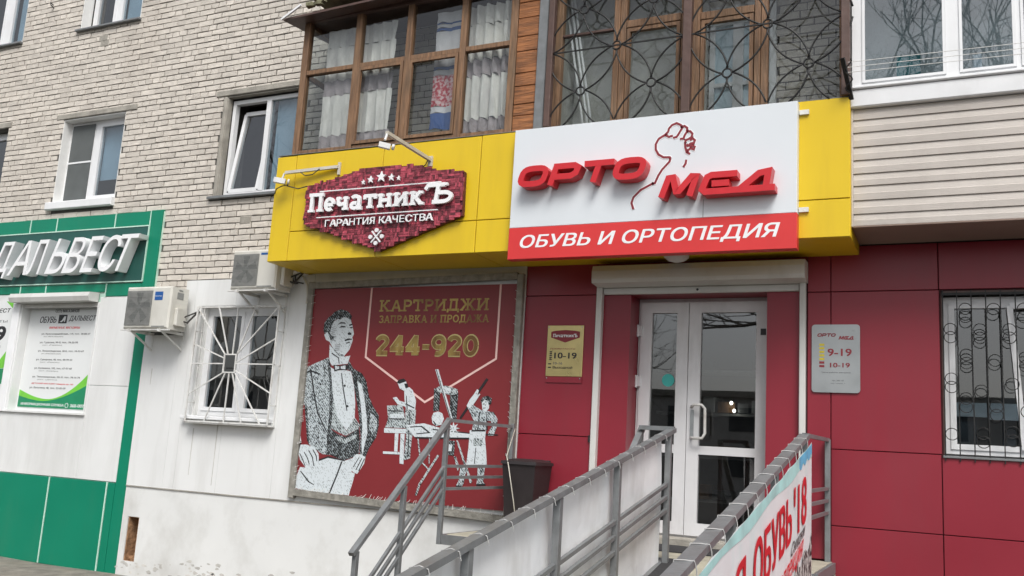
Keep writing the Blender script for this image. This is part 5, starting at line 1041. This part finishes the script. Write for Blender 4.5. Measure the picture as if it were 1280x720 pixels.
# air conditioners
def ac(x0, x1, z0, z1, yf, label, badge):
    t = thing('air_conditioner', ((x0 + x1) / 2, -.1, z0 - .05), label, 'air conditioner', 'outdoor air conditioner units')
    q = MB(); q.bbox(x0, x1, yf, yf + .28, z0, z1, .02); q.build('casing', M['ac'], t)
    w_ = x1 - x0; h = z1 - z0; gx0, gx1 = x0 + .03, x0 + w_ * .60
    q = MB(); q.box(gx0, gx1, yf - .004, yf + .01, z0 + .04, z1 - .05); q.build('fan_opening', M['acgrill'], t)
    q = MB(); cx, cz, r = (gx0 + gx1) / 2, (z0 + z1) / 2, min(gx1 - gx0, h - .1) / 2 - .015
    for k in range(5):
        a = k * 1.257; q.prism([(cx + .03 * math.cos(a), cz + .03 * math.sin(a)), (cx + r * math.cos(a), cz + r * math.sin(a)), (cx + r * math.cos(a + .6), cz + r * math.sin(a + .6)), (cx + .03 * math.cos(a + 1), cz + .03 * math.sin(a + 1))], yf - .006, yf - .004)
    q.cyl((cx, yf - .012, cz), (cx, yf - .004, cz), .04, 14); q.build('fan', M['sash'], t)
    q = MB(); n = 22
    for k in range(n): x = gx0 + (gx1 - gx0) * (k + .5) / n; q.bar((x, yf - .016, z0 + .04), (x, yf - .016, z1 - .05), .004)
    for k in range(1, 6): z = z0 + .04 + (h - .09) * k / 6; q.bar((gx0, yf - .014, z), (gx1, yf - .014, z), .003)
    q.build('grille', M['acgrill'], t)
    if badge: q = MB(); q.box(x1 - .26, x1 - .13, yf - .002, yf + .01, z1 - .17, z1 - .065); q.build('badge', M['acblue'], t); text('lettering', 'Inverter', x1 - .25, x1 - .14, z1 - .125, z1 - .11, yf - .003, M['paper'], t)
    else: q = MB(); q.box(x1 - .24, x1 - .12, yf - .002, yf + .01, z1 - .065, z1 - .04); q.build('badge', M['acblue'], t)
    q = MB(); q.box(x1 - .26, x1 - .05, yf - .002, yf + .01, z0 + .02, z0 + .035); q.build('vent_slot', M['acgrill'], t)
    q = MB(); q.bbox(x1, x1 + .05, yf + .08, yf + .24, z0 + .05, z0 + .26, .01); q.build('valve_cover', M['ac'], t)
    q = MB(); q.box(x1 - .001, x1 + .004, yf + .1, yf + .2, z1 - .14, z1 - .06); q.box(x1 - .001, x1 + .006, yf + .12, yf + .18, z1 - .04, z1 - .025); q.build('side_label', M['acgrill'], t)
    for x in (x0 + .12, x1 - .12):
        q = MB(); q.bar((x, -.07, z0 - .02), (x, yf - .02, z0 - .02), .03, .03); q.bar((x, -.07, z0 - .22), (x, yf + .05, z0 - .03), .02, .02); q.bar((x, -.075, z0 - .24), (x, -.075, z0), .03, .012); q.build('bracket', M['whitesteel'], t)
    q = MB(); q.bar((x0 - .04, yf + .02, z0 - .012), (x1 + .02, yf + .02, z0 - .012), .03, .012); q.build('base_rail', M['whitesteel'], t)
    q = MB(); q.tube([(x1 + .03, yf + .2, z0 + .12), (x1 + .09, yf + .22, z0 + .10), (x1 + .11, yf + .3, z0 + .2), (x1 + .10, -.03, z0 + .32)], .012, 6); q.tube([(x1 + .03, yf + .2, z0 + .16), (x1 + .10, yf + .24, z0 + .2), (x1 + .12, -.03, z0 + .3)], .009, 6); q.build('pipe', M['cable'], t)
    return t
ac(-9.27, -8.53, 2.945, 3.462, -.46, 'air conditioner with a blue badge at the end of the green shop front', True)
ac(-7.64, -6.98, 3.40, 3.86, -.45, 'air conditioner half hidden by the left end of the yellow canopy', False)
# cable by the banner
q = MB(); q.tube([(-7.05, -.12, 3.60), (-6.95, -.13, 3.63), (-6.86, -.12, 3.60), (-6.80, -.10, 3.50), (-6.78, -.10, 3.36), (-6.76, -.13, 3.28)], .012, 6); q.tube([(-7.0, -.12, 3.55), (-6.95, -.16, 3.50), (-7.02, -.14, 3.46), (-7.1, -.12, 3.52)], .012, 6); tag(q.build('hanging_cable', M['cream'], None, True), 'cream cable looping down at the top left corner of the red banner', 'cable')
q = MB()
for i in range(6): a = random.uniform(0, 6); q.tube([(-7.0 + random.uniform(-.1, .05), -.10, 3.62), (-7.0 + .07 * math.cos(a), -.16, 3.57 + .04 * math.sin(a)), (-6.95 + random.uniform(-.1, .1), -.10, 3.52)], .008, 5)
tag(q.build('cable_tangle', M['cable'], None, True), 'tangle of dark cables beside the half hidden air conditioner', 'cable')

# security cameras
c1 = thing('security_camera', (-6.0, -.76, 4.6), 'small white camera on a long sideways arm above the left end of the tile sign', 'camera')
B('base_plate', -6.015, -5.985, -.775, -.751, 4.56, 4.70, M['cream'], c1, .003)
q = MB(); q.bar((-6.0, -.78, 4.645), (-6.66, -.84, 4.612), .032, .032); q.build('arm', M['cream'], c1)
q = MB(); q.cyl((-6.67, -.84, 4.61), (-6.70, -.84, 4.54), .012, 8); q.bar((-6.63, -.86, 4.50), (-6.74, -.92, 4.515), .055, .055); q.cyl((-6.585, -.85, 4.498), (-6.60, -.86, 4.50), .03, 12); q.build('body', M['camwhite'], c1)
q = MB(); q.tube([(-6.45, -.84, 4.60), (-6.38, -.85, 4.555), (-6.28, -.85, 4.56), (-6.2, -.84, 4.62)], .006, 6); q.tube([(-6.60, -.85, 4.47), (-6.68, -.86, 4.455), (-6.8, -.80, 4.45), (-6.87, -.74, 4.41)], .006, 6); q.tube([(-6.62, -.85, 4.46), (-6.5, -.80, 4.43), (-6.37, -.80, 4.45)], .006, 6); q.build('cable', M['cable'], c1)
c2 = thing('security_camera', (-4.86, -.76, 4.6), 'small white camera on a long forward arm in front of the timber balcony', 'camera')
B('base_plate', -4.885, -4.835, -.775, -.751, 4.56, 4.67, M['cream'], c2, .003)
q = MB(); q.bar((-4.86, -.78, 4.63), (-4.86, -1.58, 4.64), .034, .034); q.build('arm', M['cream'], c2)
q = MB(); q.cyl((-4.86, -1.57, 4.63), (-4.86, -1.60, 4.56), .012, 8); q.bar((-4.82, -1.56, 4.50), (-4.91, -1.62, 4.515), .05, .05); q.cyl((-4.78, -1.55, 4.495), (-4.80, -1.56, 4.50), .028, 12); q.build('body', M['camwhite'], c2)
q = MB(); q.tube([(-4.87, -.80, 4.62), (-4.90, -.79, 4.57), (-5.02, -.78, 4.53)], .006, 6); q.build('cable', M['cable'], c2)

# clothesline
cl = thing('clothesline', (.4, -.85, 4.95), 'thin clothes wires on curled brackets outside the white framed balcony', 'clothesline')
for z in (4.985, 5.03, 5.075): q = MB(); q.tube([(-.80, -.93, z), (0.4, -.93, z - .012), (1.8, -.93, z)], .0028, 5); q.build('wire', M['whitesteel'], cl)
q = MB(); q.bar((-.79, -.74, 4.82), (-.84, -.95, 5.11), .035, .02); q.tube([(-.80 - .03 * math.sin(a * .9), -.80 - .012 * a, 4.86 + .018 * a) for a in range(14)], .006, 6); q.build('bracket', M['iron'], cl)

# ------------------------------------------------------------------ entrance platform, stairs, ramp
FZ = .99; es = thing('entrance_stairs', (-2.6, -.6, 0), 'grey steel landing with steep steps on the left and a long ramp on the right', 'stairs')
B('landing_floor', -4.16, -1.03, -1.13, -.06, .93, FZ, M['floor'], es, .006)
q = MB(); q.box(-4.22, -1.02, -1.17, -1.131, .90, .985); q.box(-4.22, -4.161, -1.13, -.06, .90, .985); q.box(-1.029, -1.0, -1.13, -.06, .90, .985); q.build('edge_beam', M['steel'], es)
q = MB(); q.box(-4.15, -1.1, -1.0, -.95, 0, .93); q.build('under_landing_dark', M['dark'], es)  # dark sheet standing in for the shaded void under the landing
B('side_slab', -1.05, -1.0, -.9, -.06, 0, .89, M['concrete'], es)
for x in (-4.1, -2.6, -1.15): B('column', x, x + .06, -1.1, -1.04, 0, .90, M['steel'], es)
for k in range(1, 4):
    z = FZ - .2475 * k; y1 = -1.17 - .29 * (k - 1); B('tread', -4.16, -2.40, y1 - .30, y1 - .005, z - .035, z, M['floor'], es, .004)
    q = MB(); q.box(-4.2, -2.36, y1 - .325, y1 - .301, z - .06, z + .002); q.build('tread_edge', M['steel'], es)
for x in (-2.38,): q = MB(); q.bar((x, -1.17, .90), (x, -2.35, -.08), .03, .14); q.build('stringer', M['steel'], es)
RS = .205; rz = lambda d, o=0: FZ - (d - 1.17) * RS + o; dE = 5.95
q = MB(); q.add([(x, -d, rz(d) + o) for o in (0, -.05) for x, d in ((-1.97, 1.172), (-1.10, 1.172), (-1.10, dE), (-1.97, dE))], [(3, 2, 1, 0), (4, 5, 6, 7), (0, 1, 5, 4), (1, 2, 6, 5), (2, 3, 7, 6), (3, 0, 4, 7)]); q.build('ramp_floor', M['floor'], es)
q = MB(); q.bar((-2.06, -1.17, rz(1.17, -.01)), (-2.06, -dE, rz(dE, -.01)), .17, .02); q.build('ramp_strip', M['rubber'], es)
for x in (-2.16, -1.09): q = MB(); q.bar((x, -1.17, rz(1.17, -.06)), (x, -dE, rz(dE, -.06)), .035, .12); q.build('stringer', M['steel'], es)
tag(B('door_mat', -2.88, -1.75, -.70, -.10, FZ + .001, FZ + .012, M['rubber'], None, .003), 'dark rubber mat on the landing in front of the doors', 'door mat')
def rail_top(p, q_, par, w_=.05, h=.034): m = MB(); m.bar(p, q_, w_, h); m.build('handrail', M['steel'], par)
def post(x, y, z0, z1, par, w_=.04): B('post', x - w_ / 2, x + w_ / 2, y - w_ / 2, y + w_ / 2, z0, z1, M['steel'], par, .003)
def mbar(p, q_, par, m='steel', r=.026): k = MB(); k.bar(p, q_, r); k.build('bar', M[m], par)
S_ = .84
sr = thing('stair_railing', (-4.21, -1.8, 0), 'grey steel railing down the left side of the steps and back to the banner', 'railing')
rail_top((-4.21, -1.13, 2.0), (-4.21, -2.50, .90), sr); post(-4.21, -1.17, .90, 1.97, sr); post(-4.21, -1.82, .35, 1.41, sr); post(-4.21, -2.44, 0, .92, sr)
for o in (-.40, -.50, -.60): mbar((-4.21, -1.18, 2.0 - .03 + o), (-4.21, -2.44, .95 + o - .03), sr); mbar((-4.205, -1.15, 1.98 + o), (-4.05, -.13, 2.0 + o), sr)
rail_top((-4.21, -1.17, 1.99), (-4.04, -.13, 1.99), sr, .03, .03); post(-4.04, -.15, .99, 2.02, sr, .035)
sr2 = thing('stair_railing', (-2.39, -1.8, 0), 'grey steel railing between the steps and the ramp, mostly hidden behind the white sheet', 'railing')
rail_top((-2.39, -1.13, 2.0), (-2.39, -2.50, .90), sr2); post(-2.39, -1.17, .90, 1.97, sr2); post(-2.39, -2.44, 0, .92, sr2); rail_top((-2.39, -1.20, 2.0), (-2.10, -1.20, 2.0), sr2)
for o in (-.40, -.50, -.60): mbar((-2.39, -1.18, 1.97 + o), (-2.39, -2.44, .92 + o), sr2)
rl = thing('ramp_railing', (-2.12, -3.5, 0), 'grey steel railing on the left of the ramp carrying the plain white sheet', 'railing')
T = lambda d, o=0: 1.985 - (d - 1.2) * RS + o
rail_top((-2.12, -1.17, T(1.17)), (-2.12, -5.5, T(5.5)), rl, .062, .034)
for d in (1.28, 2.48, 3.5, 4.58, 5.4): post(-2.12, -d, rz(d, -.1), T(d, -.02), rl, .045)
for o in (-.40, -.50, -.60): mbar((-2.12, -1.28, T(1.28, o)), (-2.12, -5.4, T(5.4, o)), rl)
rr_ = thing('ramp_railing', (-1.06, -3.5, 0), 'grey steel railing on the right of the ramp carrying the printed shoe banner', 'railing')
T2 = lambda d, o=0: 1.975 - (d - 1.42) * RS + o
rail_top((-1.06, -1.38, T2(1.38)), (-1.06, -5.5, T2(5.5)), rr_, .075, .034)
for d in (1.42, 2.6, 3.8, 4.9): post(-1.06, -d, rz(d, -.1), T2(d, -.02), rr_, .045)
rail_top((-1.06, -1.42, 1.99), (-1.06, -.08, 2.005), rr_, .03, .03); post(-1.06, -.09, FZ, 2.01, rr_, .045)
for o in (-.40, -.50, -.60): mbar((-1.06, -1.42, 1.98 + o), (-1.06, -.09, 1.995 + o), rr_); mbar((-1.06, -1.42, T2(1.42, o)), (-1.06, -5.4, T2(5.4, o)), rr_)
# sheets on the railings
def hung(name, x, d0, d1, Tf, top, bot, m, par, amp=.012, n=60, k=10, thick=.003, cut=0):
    vs = []; fs = []
    for i in range(n + 1):
        d = d0 + (d1 - d0) * i / n
        for j in range(k + 1):
            v = j / k; sag = .012 * abs(math.sin(i * .42)) * (1 - v); z = Tf(d, top - sag + (bot - top) * v)
            vs.append((x + amp * math.sin(i * .35 + v * 2.2) * (.3 + v) + amp * .6 * math.sin(i * .13 + v * 5), -d, z))
    for i in range(n):
        for j in range(k): a = i * (k + 1) + j; fs.append((a, a + k + 1, a + k + 2, a + 1))
    return mk(name, vs, fs, m, par, True)
ws = thing('white_sheet', (-2.17, -3.3, .3), 'plain white vinyl sheet tied along the left ramp railing', 'banner')
hung('sheet', -2.175, 1.30, 5.4, T, -.05, -1.02, M['vinyl'], ws)
for d in [1.5 + .27 * i for i in range(14)]:
    q = MB(); zt_ = T(d); q.tube([(-2.175, -d - .02, zt_ - .07), (-2.165, -d - .01, zt_ + .010), (-2.12, -d, zt_ + .021), (-2.082, -d + .01, zt_ + .01), (-2.075, -d + .02, zt_ - .03)], .0028, 5); q.build('tie', M['tie'], ws)
ps = thing('printed_banner', (-1.01, -3.3, .3), 'white and aqua banner НОВАЯ ОБУВЬ 18 in red letters on the right ramp railing', 'banner')
hung('sheet', -1.0075, 1.42, 5.4, T2, -.035, -1.02, M['vinyl2'], ps, .0010)
PB = lambda off: (lambda s_, yy, v: (-1.006 + yy, -(-s_), T2(-s_, v + off)) if False else (-1.004 - yy, s_, T2(-s_, v + off)))
f_ = PB(0)
def strip(d0, d1, o0, o1, m, x_=0.0, n=20, nm='colour_band', taper=False):
    q = MB(); vs = []; fs = []
    for i in range(n + 1):
        d = d0 + (d1 - d0) * i / n; w1 = o1 + (.06 * (i / n) if taper else 0) + .015 * math.sin(i)
        vs += [(-1.0045 + x_, -d, T2(d, o0)), (-1.0045 + x_, -d, T2(d, w1))]
    for i in range(n): a = 2 * i; fs.append((a, a + 1, a + 3, a + 2))
    mk(nm, vs, fs, M[m], ps)
strip(1.425, 5.4, -.045, -.14, 'teal', taper=True); strip(1.43, 2.0, -.047, -.125, 'sky_print', .0006)
def ptext(body, d_left, d_right, lo, hi, m='printred', bold=.0, sh=0, res=3, x_=0):
    # body runs from d_left (nearer the viewer) to d_right (nearer the wall); follows the rail slope
    vs, fs = strike(body, bold, .001); ax, bx = min(v[0] for v in vs), max(v[0] for v in vs); az, bz = min(v[1] for v in vs), max(v[1] for v in vs); q = []
    for a, b, c in vs:
        v = (b - az) / (bz - az); d = d_left + ((a - ax) / (bx - ax)) * (d_right - d_left) - sh * v; q.append((-1.002 + x_ + (c - .5) * .001, -d, T2(d, lo + v * (hi - lo))))
    mk('lettering', q, fs, M[m], ps)
ptext("НОВАЯ", 5.15, 3.70, -.51, -.21, bold=.022); ptext("ОБУВЬ", 3.50, 2.30, -.51, -.21, bold=.022); ptext("'18", 2.22, 1.68, -.53, -.20, bold=.018)
ptext("Новая", 3.4, 3.0, -.80, -.66, sh=.1); ptext("коллекция", 2.9, 1.9, -.75, -.62, sh=.1); ptext("Скидки", 2.35, 1.8, -.62, -.53, 'black', 0, .08)
q = MB(); vs = []; fs = []; n = 26
for i in range(n + 1):
    d = 1.43 + 2.4 * i / n; vs += [(-1.0035, -d, T2(d, -.66 - .10 * abs(math.sin(i * .9)) - .1 * i / n)), (-1.0035, -d, T2(d, -.99))]
for i in range(n): a = 2 * i; fs.append((a, a + 1, a + 3, a + 2))
mk('shoe_picture', vs, fs, M['shoes'], ps)
for d in [1.6 + .255 * i for i in range(14)]:
    q = MB(); zt_ = T2(d); q.tube([(-1.008, -d + .03, zt_ - .08), (-1.012, -d + .02, zt_ - .01), (-1.02, -d + .015, zt_ + .019), (-1.06, -d, zt_ + .021), (-1.10, -d - .015, zt_ + .019), (-1.105, -d - .02, zt_ - .03)], .003, 5); q.build('tie', M['tie'], ps)

# wheeled bin
wb = thing('wheeled_bin', (-3.72, -.5, FZ), 'dark brown wheeled litter bin on the landing under the corner of the red banner', 'bin')
def fr(q, x0, x1, y0, y1, z0, X0, X1, Y0, Y1, z1): q.add([(x0, y0, z0), (x1, y0, z0), (x1, y1, z0), (x0, y1, z0), (X0, Y0, z1), (X1, Y0, z1), (X1, Y1, z1), (X0, Y1, z1)], [(3, 2, 1, 0), (4, 5, 6, 7), (0, 1, 5, 4), (1, 2, 6, 5), (2, 3, 7, 6), (3, 0, 4, 7)])
q = MB(); fr(q, -3.91, -3.64, -.48, -.20, FZ + .05, -3.94, -3.60, -.54, -.14, FZ + .64); q.build('body', M['bin'], wb)
q = MB(); fr(q, -3.955, -3.585, -.555, -.13, FZ + .64, -3.95, -3.59, -.55, -.135, FZ + .67); fr(q, -3.94, -3.60, -.53, -.15, FZ + .67, -3.87, -3.67, -.45, -.2, FZ + .695); q.build('lid', M['bin'], wb)
for x in (-3.95, -3.60): q = MB(); q.cyl((x - .02, -.2, FZ + .08), (x + .02, -.2, FZ + .08), .08, 18); q.build('wheel', M['iron'], wb)
q = MB(); q.tube([(-3.90, -.48, FZ + .03), (-4.02, -.50, FZ + .02), (-4.04, -.44, FZ + .02), (-3.92, -.4, FZ + .02)], .012, 6); q.build('pedal', M['bin'], wb)
q = MB(); q.tube([(-3.90, -.135, FZ + .66), (-3.90, -.10, FZ + .68), (-3.64, -.10, FZ + .68), (-3.64, -.135, FZ + .66)], .012, 6); q.build('handle', M['bin'], wb)
q = MB(); q.tube([(-4.0, -.18, 1.97), (-3.92, -.50, 1.70), (-3.86, -.575, 1.62), (-3.80, -.55, 1.3), (-3.76, -.53, 1.05)], .005, 5); tag(q.build('cord', M['cream'], None, True), 'thin pale cord hanging over the front of the litter bin', 'cord')

# ------------------------------------------------------------------ across the street: bare trees and a block, seen only mirrored in the glass
def tree(x, y, h, seed, label):
    rnd = random.Random(seed); t = thing('bare_tree', (x, y, 0), label, 'tree', 'bare street trees across the road'); tk = MB(); br_ = MB()
    tk.tube([(x, y, -.1), (x + .1, y, h * .2), (x - .05, y + .1, h * .38)], [h * .02, h * .016, h * .013], 10)
    def grow(p, d, L, r, lv):
        pts = [p]; dd = d.copy()
        for i in range(4): dd = (dd + Vector((rnd.gauss(0, .16), rnd.gauss(0, .16), rnd.gauss(.04, .1)))).normalized(); pts.append(pts[-1] + dd * L / 4)
        br_.tube(pts, [r, r * .85, r * .7, r * .55, r * .4], 5 if lv < 2 else 3)
        if lv >= 4: return
        for k in range(4 if lv < 3 else 4):
            b = pts[rnd.randint(1, 4)]; nd = (dd + Vector((rnd.gauss(0, .65), rnd.gauss(0, .65), rnd.gauss(.15, .4)))).normalized(); grow(b, nd, L * rnd.uniform(.55, .75), r * .5, lv + 1)
    for k in range(5):
        a = k * 1.3 + rnd.random(); grow(Vector((x - .05, y + .1, h * (.26 + .03 * k))), Vector((math.cos(a) * .7, math.sin(a) * .7, .9)).normalized(), h * .30, h * .008, 0)
    tk.build('trunk', M['bark'], t, True); br_.build('crown', M['bark'], t)
tree(3.2, -25, 21, 1, 'bare tree across the road directly behind the viewer'); tree(-5, -24, 20, 2, 'bare tree across the road, second from the right'); tree(-14, -23, 19, 3, 'bare tree across the road, third from the right'); tree(-25, -22, 19, 4, 'bare tree across the road, leftmost of all')
fb = thing('apartment_building', (-10, -52, 0), 'long low grey two storey block across the road behind the bare trees', 'building')
B('wall', -60, 40, -60, -52, 0, 6.2, M['farwall'], fb); B('roof', -60.3, 40.3, -60.3, -51.6, 6.2, 6.6, M['concrete'], fb)
w0 = None
for i in range(24):
    for j in range(2):
        c = (-58 + i * 4.1, -51.98, 1.9 + j * 2.9)
        if w0 is None: w0 = B('window', c[0] - .8, c[0] + .8, -52.0, -51.95, c[2] - .75, c[2] + .75, M['dark'], fb)
        else: dup(w0, (c[0], -51.975, c[2]), fb)
print('objects', len(bpy.data.objects))
